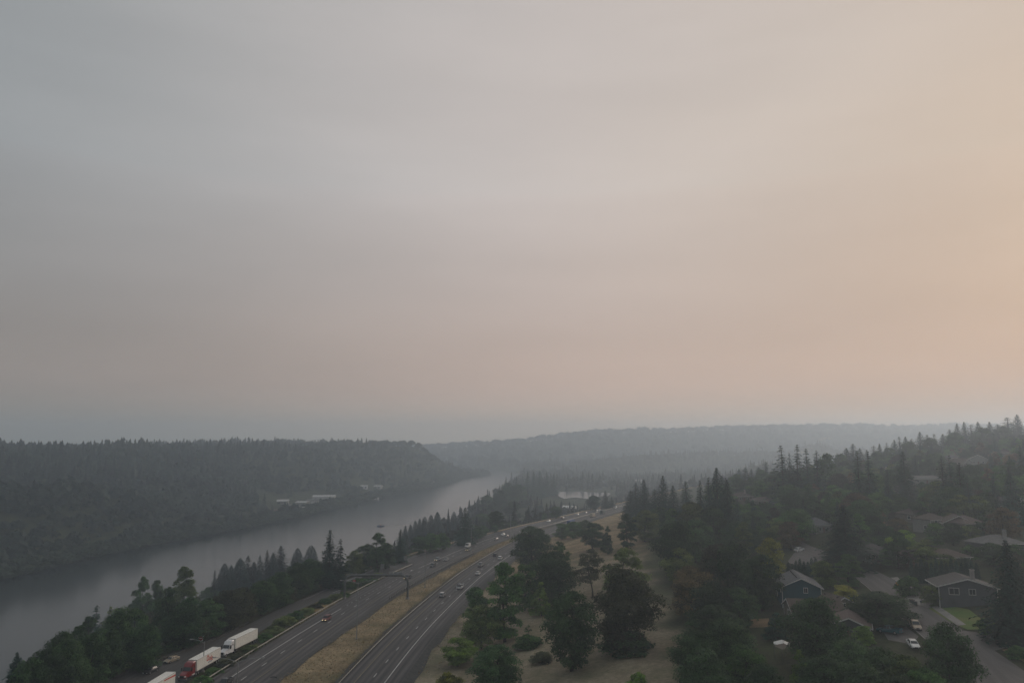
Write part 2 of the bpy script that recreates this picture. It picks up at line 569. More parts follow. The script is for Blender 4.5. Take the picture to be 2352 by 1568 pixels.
def build_ground():
    xs = axis((-2320, -1200, 80), (-1200, -420, 26), (-420, -140, 9), (-140, 260, 2.4), (260, 520, 5), (520, 1400, 40), (1400, 2920, 95))
    ys = axis((-400, 120, 40), (120, 480, 2.6), (480, 860, 5), (860, 2300, 24), (2300, 3400, 45), (3400, 3720, 80))
    X, Y = np.meshgrid(xs, ys)
    Z = T(X, Y)
    V = np.stack([X, Y, Z], -1).reshape(-1, 3)
    nx, ny = len(xs), len(ys)
    i = np.arange(nx * ny).reshape(ny, nx)
    Fc = np.stack([i[:-1, :-1], i[:-1, 1:], i[1:, 1:], i[1:, :-1]], -1).reshape(-1, 4)
    me = np_mesh('ground', V, Fc, smooth=True)
    # what grows where
    x, y = V[:, 0], V[:, 1]
    c = np.tile(np.array([0.050, 0.056, 0.034]), (len(V), 1))                 # woodland floor
    def blend(col, w):
        c[:] = c * (1 - w[:, None]) + np.array(col) * w[:, None]
    dr = x - whiteR(y)
    dm = sst(0.0, 2.5, x - yelL(y) - 4) * sst(0.0, 2.5, railR(y) - 1.5 - x)
    blend((0.30, 0.235, 0.145), dm)                                           # dry median grass
    field = sst(4, 9, dr) * (1 - sst(70, 84, dr + 5 * vnoise(x / 9, y / 9, 6))) * sst(150, 170, y) * (1 - sst(640, 720, y))
    blend((0.27, 0.232, 0.165), field)
    far_field = field * sst(290, 420, y)
    blend((0.30, 0.215, 0.125), far_field * 0.8)
    town = sst(70, 90, dr) * (1 - sst(650, 900, y))
    blend((0.058, 0.062, 0.038), town * 0.95)
    verge = sst(-1, 1.5, outerL(y) - x) * (1 - sst(6, 13, outerL(y) - x + 4 * vnoise(x / 6, y / 6, 9))) * sst(395, 440, y)
    blend((0.36, 0.25, 0.125), verge)                                         # dry verge beside the outer rail
    bank = sst(0, 4, outerL(y) - x) * (1 - sst(10, 20, outerL(y) - x)) * (1 - sst(380, 400, y))
    blend((0.105, 0.088, 0.055), bank * 0.8)
    gore = ((x > rampR(y)) & (x < mainL(y)) & (y < 386)).astype(float)
    blend((0.10, 0.098, 0.05), gore)
    dry = gore * np.exp(-((y - 283) / 12) ** 2)
    blend((0.33, 0.24, 0.125), dry)
    tip = gore * sst(340, 352, y)
    blend((0.17, 0.12, 0.07), tip)
    ca = me.color_attributes.new('soil', 'FLOAT_COLOR', 'POINT')
    ca.data.foreach_set('color', np.concatenate([c, np.ones((len(c), 1))], 1).astype(np.float32).ravel())
    tag(link('ground', me, MATS['ground']), kind='structure')


build_ground()


def water_mat():
    m = bpy.data.materials.new('river_water')
    m.use_nodes = True
    t = m.node_tree
    b = t.nodes['Principled BSDF']
    b.inputs['Base Color'].default_value = (0.020, 0.028, 0.030, 1)
    b.inputs['Roughness'].default_value = 0.13
    b.inputs['IOR'].default_value = 1.333
    tc = nd(t, 'ShaderNodeTexCoord')
    n1 = nd(t, 'ShaderNodeTexNoise', i_Scale=0.5, i_Detail=4.0)
    n2 = nd(t, 'ShaderNodeTexNoise', i_Scale=0.02, i_Detail=3.0)
    t.links.new(tc.outputs['Object'], n1.inputs['Vector'])
    t.links.new(tc.outputs['Object'], n2.inputs['Vector'])
    ml = nd(t, 'ShaderNodeMath', operation='MULTIPLY')
    t.links.new(n1.outputs['Fac'], ml.inputs[0]); t.links.new(n2.outputs['Fac'], ml.inputs[1])
    bp = nd(t, 'ShaderNodeBump', i_Strength=0.30, i_Distance=0.3)
    t.links.new(ml.outputs[0], bp.inputs['Height'])
    t.links.new(bp.outputs[0], b.inputs['Normal'])
    MATS['water'] = m


water_mat()


def sheet_poly(name, pts, zf, mat, parent=None, step=6.0, kind='structure', label=None):
    """flat outline given in x,y, laid on zf(x,y)"""
    P = [Vector(p) for p in pts]
    n = len(P)
    dense = []
    for i in range(n):
        a, b = P[i], P[(i + 1) % n]
        k = max(1, int((b - a).length / step))
        dense += [a.lerp(b, j / k) for j in range(k)]
    xs, ys = [p.x for p in dense], [p.y for p in dense]
    inner = []
    def inside(x, y):
        r = False
        for i in range(len(dense)):
            a, b = dense[i], dense[i - 1]
            if (a.y > y) != (b.y > y) and x < (b.x - a.x) * (y - a.y) / (b.y - a.y) + a.x: r = not r
        return r
    for gx in np.arange(min(xs) + step / 2, max(xs), step):
        for gy in np.arange(min(ys) + step / 2, max(ys), step):
            if inside(gx, gy) and min((gx - p.x) ** 2 + (gy - p.y) ** 2 for p in dense) > (step * 0.4) ** 2:
                inner.append(Vector((gx, gy)))
    allp = dense + inner
    r = delaunay_2d_cdt(allp, [], [list(range(len(dense)))], 1, 1e-4)
    me = bpy.data.meshes.new(name)
    me.from_pydata([(v.x, v.y, float(zf(v.x, v.y))) for v in r[0]], [], [tuple(f) for f in r[2]])
    uv = me.uv_layers.new(name='UVMap')
    for lp in me.loops:
        co = me.vertices[lp.vertex_index].co
        uv.data[lp.index].uv = (co.x, co.y)
    for p in me.polygons:
        if p.normal.z < 0: p.flip()
    o = link(name, me, MATS[mat] if isinstance(mat, str) else mat, parent)
    if parent is None: tag(o, label, kind=kind)
    return o


def ribbon(name, fl, fr, y0, y1, step, z, mat, parent=None, nx=1, kind='structure', zf=None):
    ys = np.arange(y0, y1 + step * 0.5, step)
    l, r = fl(ys), fr(ys)
    u = np.linspace(0, 1, nx + 1)
    X = l[:, None] + (r - l)[:, None] * u[None, :]
    Y = np.repeat(ys[:, None], nx + 1, 1)
    Z = np.full_like(X, z) if zf is None else zf(X, Y) + z
    V = np.stack([X, Y, Z], -1).reshape(-1, 3)
    i = np.arange(len(V)).reshape(len(ys), nx + 1)
    Fc = np.stack([i[:-1, :-1], i[:-1, 1:], i[1:, 1:], i[1:, :-1]], -1).reshape(-1, 4)
    me = np_mesh(name, V, Fc)
    uv = me.uv_layers.new(name='UVMap')
    U = np.stack([(X - whiteR(Y)), Y], -1).reshape(-1, 2)
    uv.data.foreach_set('uv', U[Fc.ravel()].astype(np.float32).ravel())
    o = link(name, me, MATS[mat], parent)
    if parent is None: tag(o, kind=kind)
    return o


def path_strip(name, pts, half, zoff, mat, parent=None, kind='structure', zf=None, nx=2, step=2.0, shift=0.0):
    """band of a given half width along points"""
    P = np.array(pts, float)
    s = np.r_[0, np.cumsum(np.linalg.norm(np.diff(P, axis=0), axis=1))]
    t = np.arange(0, s[-1] + 0.01, step)
    x, y = spl(t, s, P[:, 0]), spl(t, s, P[:, 1])
    tx, ty = np.gradient(x), np.gradient(y)
    ln = np.hypot(tx, ty)
    nxv, nyv = ty / ln, -tx / ln
    u = np.linspace(-half, half, nx + 1) + shift
    X = x[:, None] + nxv[:, None] * u
    Y = y[:, None] + nyv[:, None] * u
    zf = zf or T
    Z = zf(X, Y) + zoff
    V = np.stack([X, Y, Z], -1).reshape(-1, 3)
    i = np.arange(len(V)).reshape(len(t), nx + 1)
    Fc = np.stack([i[:-1, :-1], i[:-1, 1:], i[1:, 1:], i[1:, :-1]], -1).reshape(-1, 4)
    me = np_mesh(name, V, Fc)
    for p in me.polygons:
        if p.normal.z < 0:
            me.flip_normals()
        break
    uv = me.uv_layers.new(name='UVMap')
    U = np.stack([np.repeat(u[None, :], len(t), 0), np.repeat(t[:, None], nx + 1, 1)], -1).reshape(-1, 2)
    li = np.zeros(len(me.loops), dtype=np.int32)
    me.loops.foreach_get('vertex_index', li)
    uv.data.foreach_set('uv', U[li].astype(np.float32).ravel())
    o = link(name, me, MATS[mat], parent)
    if parent is None: tag(o, kind=kind)
    return o


WZ = -28.0
me = bpy.data.meshes.new('river')
me.from_pydata([(-2310, 60, WZ), (60, 60, WZ), (60, 2900, WZ), (-2310, 2900, WZ)], [], [(0, 1, 2, 3)])
tag(link('river', me, MATS['water']), kind='structure')
pp = [hit(*p)[:2] for p in ((1232, 1131), (1262, 1129), (1290, 1132), (1330, 1130), (1372, 1133), (1404, 1137), (1396, 1141), (1368, 1143), (1352, 1148), (1320, 1145), (1296, 1147), (1282, 1141), (1250, 1138))]
sheet_poly('pond', pp, lambda x, y: -19.9, 'water', step=25)

# ------------------------------------------------------------------ roads
YE = 850
rdR = ribbon('northbound_road', lambda y: np.maximum(whiteR(y) - 11.3, yelL(y) + 3.4), lambda y: whiteR(y) + 4.4, 60, YE, 4, 0.03, 'asphalt', nx=3)
rdL = ribbon('southbound_road', lambda y: np.where(y < 383, mainL(y), outerL(y) + 0.4), lambda y: np.minimum(yelL(y) + 4.6, whiteR(y) - 11.4), 60, YE, 4, 0.034, 'asphalt', nx=3)
ramp_o = ribbon('exit_ramp', lambda y: outerL(y) + 0.2, rampR, 60, 386, 3, 0.026, 'ramp_asphalt', nx=3)
ribbon('gravel_shoulder', lambda y: whiteR(y) + 4.3, lambda y: whiteR(y) + 7.2 + 0.9 * vnoise(y / 7, 2.2, 4), 60, 640, 3, -0.02, 'gravel')
ribbon('gravel_shoulder', lambda y: yelL(y) + 4.5, lambda y: yelL(y) + 7.0 + 0.8 * vnoise(y / 6, 5.2, 5), 60, 420, 3, -0.024, 'gravel')
ribbon('gravel_shoulder', lambda y: railR(y) - 2.4 + 0.5 * vnoise(y / 6, 8.2, 6), lambda y: whiteR(y) - 11.2, 60, 500, 3, -0.028, 'gravel')


def line(name, f, w, y0, y1, mat, parent, z=0.045):
    return ribbon(name, lambda y: f(y) - w / 2, lambda y: f(y) + w / 2, y0, y1, 3, z, mat, parent)


line('edge_line', whiteR, 0.26, 60, YE, 'paint_white', rdR)
line('edge_line', lambda y: whiteR(y) - 7.9, 0.13, 60, YE, 'paint_yellow', rdR)
line('edge_line', yelL, 0.13, 60, YE, 'paint_yellow', rdL)
line('edge_line', lambda y: yelL(y) - 7.5, 0.26, 60, 286, 'paint_white', rdL)
line('edge_line', lambda y: yelL(y) - 7.6 - 0.2 * sst(360, 480, y), 0.26, 372, 492, 'paint_white', rdL)
line('edge_line', lambda y: outerL(y) + 3.0, 0.16, 396, YE, 'paint_white', rdL)
line('edge_line', lambda y: outerL(y) + 1.6, 0.14, 300, 396, 'paint_white', ramp_o)


def dashes(f, ys, ln, w, parent, name='lane_dash'):
    for y in ys:
        x = float(f(y))
        dx = float(f(y + 1) - f(y - 1)) / 2
        a = math.atan2(1, dx)
        key = 'dash_%g_%g' % (ln, w)
        me = bpy.data.meshes.get(key)
        if not me:
            me = MB().add([(-ln / 2, -w / 2, 0), (ln / 2, -w / 2, 0), (ln / 2, w / 2, 0), (-ln / 2, w / 2, 0)], [(0, 1, 2, 3)]).mesh(key)
            me.materials.append(MATS['paint_white'])
        o = link(name, me, None, parent)
        o.location = (x, y, 0.047)
        o.rotation_euler = (0, 0, a)


dashes(lambda y: whiteR(y) - 4.0, np.arange(156, 640, 12.6), 3.2, 0.22, rdR)
dashes(lambda y: yelL(y) - 3.75, np.arange(155, 640, 12.2), 3.2, 0.22, rdL)
dashes(lambda y: yelL(y) - 7.5, np.arange(291, 352, 4.4), 1.0, 0.24, rdL)
dashes(lambda y: yelL(y) - 11.4, np.arange(500, 640, 12.2), 3.2, 0.22, rdL)
for yy in (352, 366):                            # painted arrows / chevrons in the gore
    x = float(yelL(yy)) - 8.9
    o = MB().add([(-1.5, -.7, 0), (1.6, 0, 0), (-1.5, .7, 0), (-.8, 0, 0)], [(0, 3, 1), (3, 2, 1)]).build('gore_chevron', MATS['paint_white'], rdL)
    o.location = (x, yy, 0.05)
    o.rotation_euler = (0, 0, R(-110))


# ------------------------------------------------------------------ guard rails
def guard_rail(label, f, y0, y1, post_step, side, group=None, zf=None):
    t = empty('guard_rail', (float(f(y0)), y0, 0))
    tag(t, label, 'guard rail', group)
    ys = np.arange(y0, y1 + 0.1, 3.0)
    xs = f(ys)
    prof = [(0, .53), (.07, .56), (.0, .65), (.07, .74), (.0, .83), (-.03, .68)]
    rings = []
    for x, y in zip(xs, ys):
        rings.append([(x - float(f(y0)) + side * a, y - y0, b) for a, b in prof])
    MB().loft(rings).build('rail', MATS['steel_rail'], t)
    pm = bpy.data.meshes.get('rail_post')
    if not pm:
        pm = MB().box(-.09, .09, -.1, .1, -0.4, .86).mesh('rail_post')
        pm.materials.append(MATS['timber_post'])
    for y in np.arange(y0 + 0.5, y1, post_step):
        p = link('post', pm, None, t)
        p.location = (float(f(y)) - float(f(y0)) - side * 0.16, y - y0, 0)
    return t


guard_rail('steel guard rail between the left carriageway and the shrubby ramp island', lambda y: mainL(y) - 0.3, 150, 383, 1.95, 1)
guard_rail('steel guard rail along the outer edge of the curving exit lane above the river', lambda y: outerL(y) - 0.3, 338, 700, 2.6, 1)
guard_rail('guard rail on closely spaced dark posts beside the left lanes at the median', lambda y: yelL(y) + 4.9, 301, 420, 1.95, -1)
guard_rail('guard rail dividing the two carriageways where the median narrows', lambda y: np.minimum(yelL(y) + 3.3, whiteR(y) - 11.7), 505, 740, 3.0, 1)
guard_rail('long guard rail between dry median grass and the right carriageway', lambda y: whiteR(y) - 11.2, 150, 470, 1.95, 1)


# low stone wall beside the truck parking
def stone_wall():
    y0, y1 = 150, 262
    t = empty('stone_wall', (0, 0, 0))
    tag(t, 'low rough stone wall edging the truck parking ramp', 'wall')
    f = lambda y: outerL(y) - 0.4
    ys = np.arange(y0, y1 + .1, 2.5)
    MB().loft([[(float(f(y)) - .22, y, -.4), (float(f(y)) + .22, y, -.4), (float(f(y)) + .2, y, .5), (float(f(y)) - .2, y, .5)] for y in ys]).build('core', MATS['stone'], t)
    ms = []
    for k in range(5):
        bm = bmesh.new()
        bmesh.ops.create_icosphere(bm, subdivisions=1, radius=0.5)
        for v in bm.verts:
            v.co = Vector((v.co.x * .75, v.co.y * 1.15, v.co.z * .72)) * random.uniform(.85, 1.15)
        me = bpy.data.meshes.new('stone'); bm.to_mesh(me); bm.free()
        me.materials.append(MATS['stone']); ms.append(me)
    for y in np.arange(y0 + .5, y1, 1.05):
        o = link('stone', random.choice(ms), None, t)
        yy = y + random.uniform(-.2, .2)
        o.location = (float(f(yy)) + random.uniform(-.08, .08), yy, .42 + random.uniform(-.1, .14))
        o.rotation_euler = (random.uniform(-.3, .3), random.uniform(-.3, .3), random.uniform(0, 6))


stone_wall()

# ------------------------------------------------------------------ trees
def cards(C, N, size, rg, asp=0.7):
    """one bent leaf-spray card (quad) at each centre, facing roughly along N"""
    n = len(C)
    N = N / np.maximum(np.linalg.norm(N, axis=1, keepdims=True), 1e-6)
    A = rg.normal(size=(n, 3))
    U = np.cross(N, A); U /= np.maximum(np.linalg.norm(U, axis=1, keepdims=True), 1e-6)
    Wv = np.cross(N, U)
    s = np.broadcast_to(np.asarray(size, float), (n,))[:, None]
    k = rg.uniform(.6, 1.2, (n, 4, 1))
    q = np.stack([-U * s, -Wv * s * asp, U * s, Wv * s * asp], 1) * k + C[:, None, :]
    q[:, 1] += N * s * .18
    q[:, 3] += N * s * .18
    return q.reshape(-1, 3), np.arange(4 * n).reshape(n, 4)


def crown_broad(name, seed, h, w, nb, nl, size, base=.22, shape='round', flat=.75, spread=.5, ragged=.35):
    """foliage of a broadleaf tree: clumps through an envelope, sprays on the clumps"""
    rg = np.random.default_rng(seed)
    cen, rad = [], []
    tries = 0
    while len(cen) < nb and tries < 6000:
        tries += 1
        u = rg.uniform(0, 1)
        if shape == 'round': env = math.sqrt(max(0, 1 - (2 * u - 1) ** 2)) * (1.0 - .18 * u)
        elif shape == 'oval': env = (math.sin(math.pi * min(1, u * .86 + .10))) ** .8
        elif shape == 'cone': env = (1 - u) ** .75 + .05
        else: env = math.sqrt(max(0, 1 - u ** 2))                # dome: widest at the bottom
        a = rg.uniform(0, 2 * math.pi)
        rr = math.sqrt(rg.uniform(.12, 1)) * env * rg.uniform(1 - ragged, 1.0) * w / 2
        z = h * (base + (1 - base) * u * .93)
        p = np.array([rr * math.cos(a), rr * math.sin(a), z])
        r = rg.uniform(.09, .17) * w * (.65 + .5 * env)
        if all(np.linalg.norm((p - c) / (1, 1, .8)) > spread * (r + q) for c, q in zip(cen, rad)):
            cen.append(p); rad.append(r)
    cen, rad = np.array(cen), np.array(rad)
    k = rg.choice(len(cen), nl, p=rad ** 2 / (rad ** 2).sum())
    d = rg.normal(size=(nl, 3)); d /= np.linalg.norm(d, axis=1, keepdims=True)
    d[:, 2] = np.where(d[:, 2] < -.35, -d[:, 2], d[:, 2])
    wob = 1 + .22 * np.sin(d[:, 0] * 7 + k) * np.cos(d[:, 1] * 6 + k * 2) + .1 * np.sin(d[:, 2] * 9 + k)
    C = cen[k] + d * (rad[k] * wob * rg.uniform(.62, 1.12, nl))[:, None] * np.array([1, 1, flat])
    ok = C[:, 2] > h * base * .75
    C, d, k = C[ok], d[ok], k[ok]
    N = d + rg.normal(size=d.shape) * .5 + np.array([0, 0, .65])
    V, Fc = cards(C, N, size * rg.uniform(.6, 1.35, len(C)), rg)
    tone = np.clip(.42 + .13 * rg.normal(size=len(C)) + .50 * (rg.random(len(cen))[k] - .5), 0, 1)
    return np_mesh(name, V, Fc, tone)


def crown_fir(name, seed, h, w, whorls, nbr, ncard, size, base=.06, droop=.28, gap=.12, power=.85, thin=0.0):
    rg = np.random.default_rng(seed)
    C, N, Sz = [], [], []
    lop = rg.uniform(0, 6.28)
    for i in range(whorls):
        u = i / (whorls - 1)
        z0 = h * (base + (1 - base) * u)
        rl = w / 2 * ((1 - u) ** power * .97 + .03) * rg.uniform(1 - gap * 2, 1 + gap)
        if u < .18: rl *= .62 + 2.1 * u
        nb_ = max(4, int(nbr * (.45 + .55 * (1 - u))))
        a0 = rg.uniform(0, 6.28)
        for j in range(nb_):
            if rg.random() < thin: continue
            a = a0 + 6.283 * j / nb_ + rg.normal() * .22
            L_ = rl * rg.uniform(.72, 1.15) * (1 + .14 * math.cos(a - lop))
            ca, sa = math.cos(a), math.sin(a)
            m = max(3, int(ncard * (.35 + .65 * (1 - u))))
            for q in range(m):
                s = .12 + .88 * (q + rg.random()) / m
                off = rg.normal() * .16 * L_ * (1.1 - s) + rg.normal() * .12
                dz = .10 * L_ * s - droop * L_ * s * s + rg.normal() * .10
                C.append((ca * L_ * s - sa * off, sa * L_ * s + ca * off, z0 + dz))
                N.append((ca * .5 + rg.normal() * .3, sa * .5 + rg.normal() * .3, 1.0))
                Sz.append(size * (.55 + .6 * (1 - u)) * rg.uniform(.7, 1.25))
    C, N = np.array(C), np.array(N)
    V, Fc = cards(C, N, np.array(Sz), rg, .5)
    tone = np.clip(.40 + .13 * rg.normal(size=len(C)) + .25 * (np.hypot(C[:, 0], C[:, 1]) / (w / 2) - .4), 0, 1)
    return np_mesh(name, V, Fc, tone)


def crown_dense_cone(name, seed, h, w, n, size, power=.6):
    """close, smooth-sided cone of scale foliage (giant sequoia, arborvitae)"""
    rg = np.random.default_rng(seed)
    u = rg.beta(1.0, 1.5, n)
    a = rg.uniform(0, 6.283, n)
    prof = np.minimum((1 - u) ** power, .55 + 5 * u) * (w / 2)
    lump = 1 + .10 * np.sin(a * 5 + u * 23) + .07 * np.sin(a * 9 - u * 31)
    r = prof * lump * rg.uniform(.72, 1.06, n)
    C = np.stack([r * np.cos(a), r * np.sin(a), h * (.03 + .97 * u)], 1)
    N = np.stack([np.cos(a), np.sin(a), np.full(n, .55)], 1) + rg.normal(size=(n, 3)) * .4
    V, Fc = cards(C, N, size * rg.uniform(.6, 1.3, n) * (.55 + .45 * (1 - u)), rg, .6)
    tone = np.clip(.40 + .15 * rg.normal(size=n), 0, 1)
    return np_mesh(name, V, Fc, tone)


def trunk_mesh(name, seed, h, r, top=.75, limbs=7, reach=.3, lo=.25, lean=.03):
    rg = random.Random(seed)
    b = MB()
    pts, rad = [], []
    for i in range(7):
        u = i / 6
        pts.append((lean * h * math.sin(u * 4 + seed), lean * h * math.sin(u * 3 + seed * 2), h * top * u - .6 * (i == 0)))
        rad.append(r * (1.35 if i == 0 else 1 - .8 * u))
    b.tube(pts, rad, 7)
    for k in range(limbs):
        u = lo + (1 - lo) * (k + .5) / limbs * .85
        a = k * 2.4 + rg.uniform(-.4, .4)
        i = min(5, int(u * 6))
        p0 = Vector(pts[i]).lerp(Vector(pts[i + 1]), u * 6 - i)
        L_ = reach * h * rg.uniform(.6, 1.1) * (1.1 - u * .6)
        d = Vector((math.cos(a), math.sin(a), rg.uniform(.45, .9)))
        p1 = p0 + d * L_ * .5
        p2 = p1 + Vector((math.cos(a + .3), math.sin(a + .3), .8)) * L_ * .5
        b.tube([p0, p1, p2], [r * .42 * (1.1 - u), r * .26 * (1.1 - u), r * .07], 5)
    me = b.mesh(name)
    me.materials.append(MATS['bark'])
    return me


KIND = {}


def reg(kind, crowns, trunks, h, w):
    ws, hs = [], []
    for c in crowns:
        c.materials.append(MATS['foliage'])
        co = np.zeros(len(c.vertices) * 3, dtype=np.float32)
        c.vertices.foreach_get('co', co)
        co = co.reshape(-1, 3)
        ws.append(2 * np.percentile(np.hypot(co[:, 0], co[:, 1]), 95))
        hs.append(co[:, 2].max())
    KIND[kind] = (crowns, trunks, float(np.mean(hs)), float(np.mean(ws)))


reg('oak', [crown_broad('oak_crown', 10 + k, 20, 17, 76, 20000, .30, base=.0 + .03 * k, spread=.40, ragged=.42) for k in range(4)],
    [trunk_mesh('oak_trunk', 3 + k, 20, .48, .78, 9, .34, .2) for k in range(2)], 20, 17)
reg('round', [crown_broad('round_crown', 30 + k, 14, 12, 46, 12000, .26, base=.05, spread=.40, ragged=.30, shape='round' if k else 'oval') for k in range(3)],
    [trunk_mesh('round_trunk', 13, 14, .28, .75, 6, .25)], 14, 12)
reg('oval', [crown_broad('oval_crown', 50 + k, 18, 9.5, 52, 12000, .27, base=.04, shape='oval', spread=.40, ragged=.34) for k in range(3)],
    [trunk_mesh('oval_trunk', 15, 18, .3, .85, 7, .18)], 18, 9.5)
reg('sparse', [crown_broad('sparse_crown', 70 + k, 16, 10, 34, 5500, .27, base=.28, spread=.72, ragged=.5, flat=.6) for k in range(2)],
    [trunk_mesh('sparse_trunk', 17, 16, .26, .88, 10, .3, .3, .05)], 16, 10)
reg('conic', [crown_broad('conic_crown', 80 + k, 13, 8, 50, 9000, .24, base=.05, shape='cone', spread=.38, ragged=.2) for k in range(2)],
    [trunk_mesh('conic_trunk', 18, 13, .22, .85, 5, .15)], 13, 8)
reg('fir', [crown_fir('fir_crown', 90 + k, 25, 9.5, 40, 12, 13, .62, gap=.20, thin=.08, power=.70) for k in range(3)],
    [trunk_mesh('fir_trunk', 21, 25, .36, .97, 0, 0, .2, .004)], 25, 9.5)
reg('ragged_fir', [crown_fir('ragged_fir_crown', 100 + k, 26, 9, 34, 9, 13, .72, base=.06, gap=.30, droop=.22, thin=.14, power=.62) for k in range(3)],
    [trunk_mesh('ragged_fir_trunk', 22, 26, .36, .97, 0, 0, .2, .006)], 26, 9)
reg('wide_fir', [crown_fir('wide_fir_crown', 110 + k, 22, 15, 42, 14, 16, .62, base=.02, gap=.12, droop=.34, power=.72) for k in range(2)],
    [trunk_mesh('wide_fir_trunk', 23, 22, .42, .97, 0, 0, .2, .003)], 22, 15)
reg('cone', [crown_dense_cone('cone_crown', 120 + k, 22, 9, 9000, .38, .62 - .06 * k) for k in range(3)],
    [trunk_mesh('cone_trunk', 24, 22, .5, .9, 0, 0, .2, .002)], 22, 9)
reg('column', [crown_dense_cone('column_crown', 130 + k, 6, 1.9, 1300, .26, .42) for k in range(2)],
    [trunk_mesh('column_trunk', 25, 6, .1, .8, 0, 0, .2, .002)], 6, 1.9)
reg('bush', [crown_broad('bush_crown', 140 + k, 4, 6.5, 34, 5000, .20, base=.0, shape='dome', spread=.42, ragged=.3) for k in range(3)],
    [trunk_mesh('bush_stems', 26 + k, 3, .09, .8, 7, .35, .1) for k in range(2)], 4, 6.5)
reg('bare', [crown_broad('thin_crown', 150, 15, 5, 14, 420, .34, base=.4, shape='oval', spread=.7, ragged=.5)],
    [trunk_mesh('thin_trunk', 31, 15, .18, .98, 14, .2, .25, .02)], 15, 5)

# foliage colours
OAK = (.046, .092, .034); OAKB = (.066, .072, .036); GRN = (.066, .145, .036); BRT = (.125, .215, .034)
YEL = (.25, .26, .040); OLV = (.102, .140, .040); RUST = (.120, .092, .044); FIR = (.024, .064, .044); SEQ = (.020, .046, .042)
placed = []          # x, y, radius of what already stands
NOUN = {'bush': 'bush', 'fir': 'fir_tree', 'ragged_fir': 'fir_tree', 'wide_fir': 'fir_tree', 'cone': 'conical_tree', 'column': 'arborvitae', 'oak': 'oak_tree', 'bare': 'bare_tree'}
NK = [0]


def plant(kind, x, y, z, h, w, col, label, group=None, cat=None):
    crowns, trunks, H0, W0 = KIND[kind]
    NK[0] += 1
    n = NK[0]
    t = empty(NOUN.get(kind, 'broadleaf_tree'), (x, y, z - .12), n * 2.399)
    t.scale = (w / W0, w / W0, h / H0)
    tag(t, label, 'bush' if kind == 'bush' else ('hedge' if kind == 'column' else 'tree'), group)
    if cat: t['category'] = cat
    j = (hash((round(x), round(y))) ^ n * 7)
    o = link('stem' if kind == 'bush' else 'trunk', trunks[j % len(trunks)], None, t)
    c = link('crown', crowns[(j // 3) % len(crowns)], None, t)
    v = random.uniform(.74, 1.45)
    c.color = (col[0] * v * random.uniform(.94, 1.06), col[1] * v, col[2] * v, 1)
    placed.append((x, y, w / 2))
    return t


def tree(kind, px, base, top, wpx, col, label, group=None, cat=None):
    x, y, z = hit(px, base)
    d = project(x, y, z)[2]
    h = max(1.2, top_z(y, top) - z)
    return plant(kind, x, y, z, h, wpx * d / F0, col, label, group, cat)


def crest(px):
    """the point of the hillside that makes the skyline at this bearing"""
    y = np.arange(380, 760, 4.0)
    x = (px - 1176) / F0 * y * (math.cos(PITCH))
    z = T(x, y)
    k = int(np.argmax((z - CAMH) / y))
    return float(x[k]), float(y[k]), float(z[k])


def skyline(kind, px, top, wpx, col, label, group=None, back=0.0):
    x, y, z = crest(px)
    x, y = x * (1 + back), y * (1 + back)
    z = float(T(x, y))
    d = project(x, y, z)[2]
    x = (px - 1176) / F0 * d
    return plant(kind, x, y, z, max(5.0, top_z(y, top) - z), wpx * d / F0, col, label, group)


def stand(label, group, rows, col=None):
    for r in rows:
        tree(*r[:5], r[5] if len(r) > 5 else col, r[6] if len(r) > 6 else label, group)


# --- park trees to the right of the freeway
tree('oak', 1221, 1312, 1205, 92, OAK, 'broad dark oak leaning over the right carriageway edge beside a lamp post')
tree('oak', 1268, 1384, 1262, 112, OAK, 'large dark oak in the park behind the small green sapling')
tree('sparse', 1286, 1360, 1240, 48, OAK, 'tall thin oak with a crooked top rising above the dark park oak')
tree('sparse', 1356, 1371, 1258, 62, OAKB, 'slender open-crowned oak standing alone with bare trunk on dry grass')
tree('oval', 1160, 1472, 1288, 92, GRN, 'tall soft green tree beside the right carriageway with visible short trunk')
tree('round', 1092, 1440, 1345, 62, GRN, 'dark green tree at the left end of the park clump by the road')
tree('round', 1104, 1488, 1386, 84, OLV, 'olive green tree with skirt of low branches, front of the roadside clump')
tree('round', 1205, 1402, 1292, 70, GRN, 'green tree behind the tall soft green roadside tree')
tree('conic', 1242, 1414, 1334, 46, BRT, 'small bright green tree with thin trunk on the dry park grass')
tree('oak', 1314, 1540, 1350, 116, OAK, 'tall heavy dark oak in the middle of the park, foliage to the ground')
tree('oak', 1440, 1490, 1300, 142, OAKB, 'great park oak with thick trunk showing and ivy thicket round its foot')
tree('bush', 1440, 1494, 1446, 132, OAK, 'dark ivy thicket round the foot of the great park oak')
tree('oval', 1436, 1405, 1256, 100, OLV, 'olive tree standing directly behind the great park oak')
tree('bush', 1214, 1486, 1455, 74, GRN, 'low spreading green shrub on the dry park grass')
tree('bare', 1213, 1478, 1434, 20, GRN, 'young leafy sprout rising out of the low spreading shrub')
tree('bush', 1246, 1520, 1494, 54, OAKB, 'brownish low shrub on the park grass in front of the heavy oak')
tree('round', 1053, 1528, 1462, 78, BRT, 'round bright green shrubby tree beside the right carriageway shoulder')
tree('oak', 1140, 1602, 1476, 112, OAK, 'dark oak in front of the round bright shrubby tree')
tree('bush', 1032, 1590, 1541, 72, YEL, 'yellow green bush at the freeway side of the dark front oak')
tree('bush', 1468, 1604, 1540, 62, BRT, 'bright yellow green bush alone on bare dry grass')
stand('rounded green shrub tree in the clump beside the far carriageway', 'shrub clump by the far carriageway',
      [('round', 1290, 1238, 1200, 44, GRN), ('round', 1318, 1236, 1196, 44, GRN), ('round', 1345, 1226, 1192, 44, OLV)])
tree('round', 1362, 1262, 1198, 56, OAK, 'dark rounded tree on the dry slope beside a narrow pointed tree')
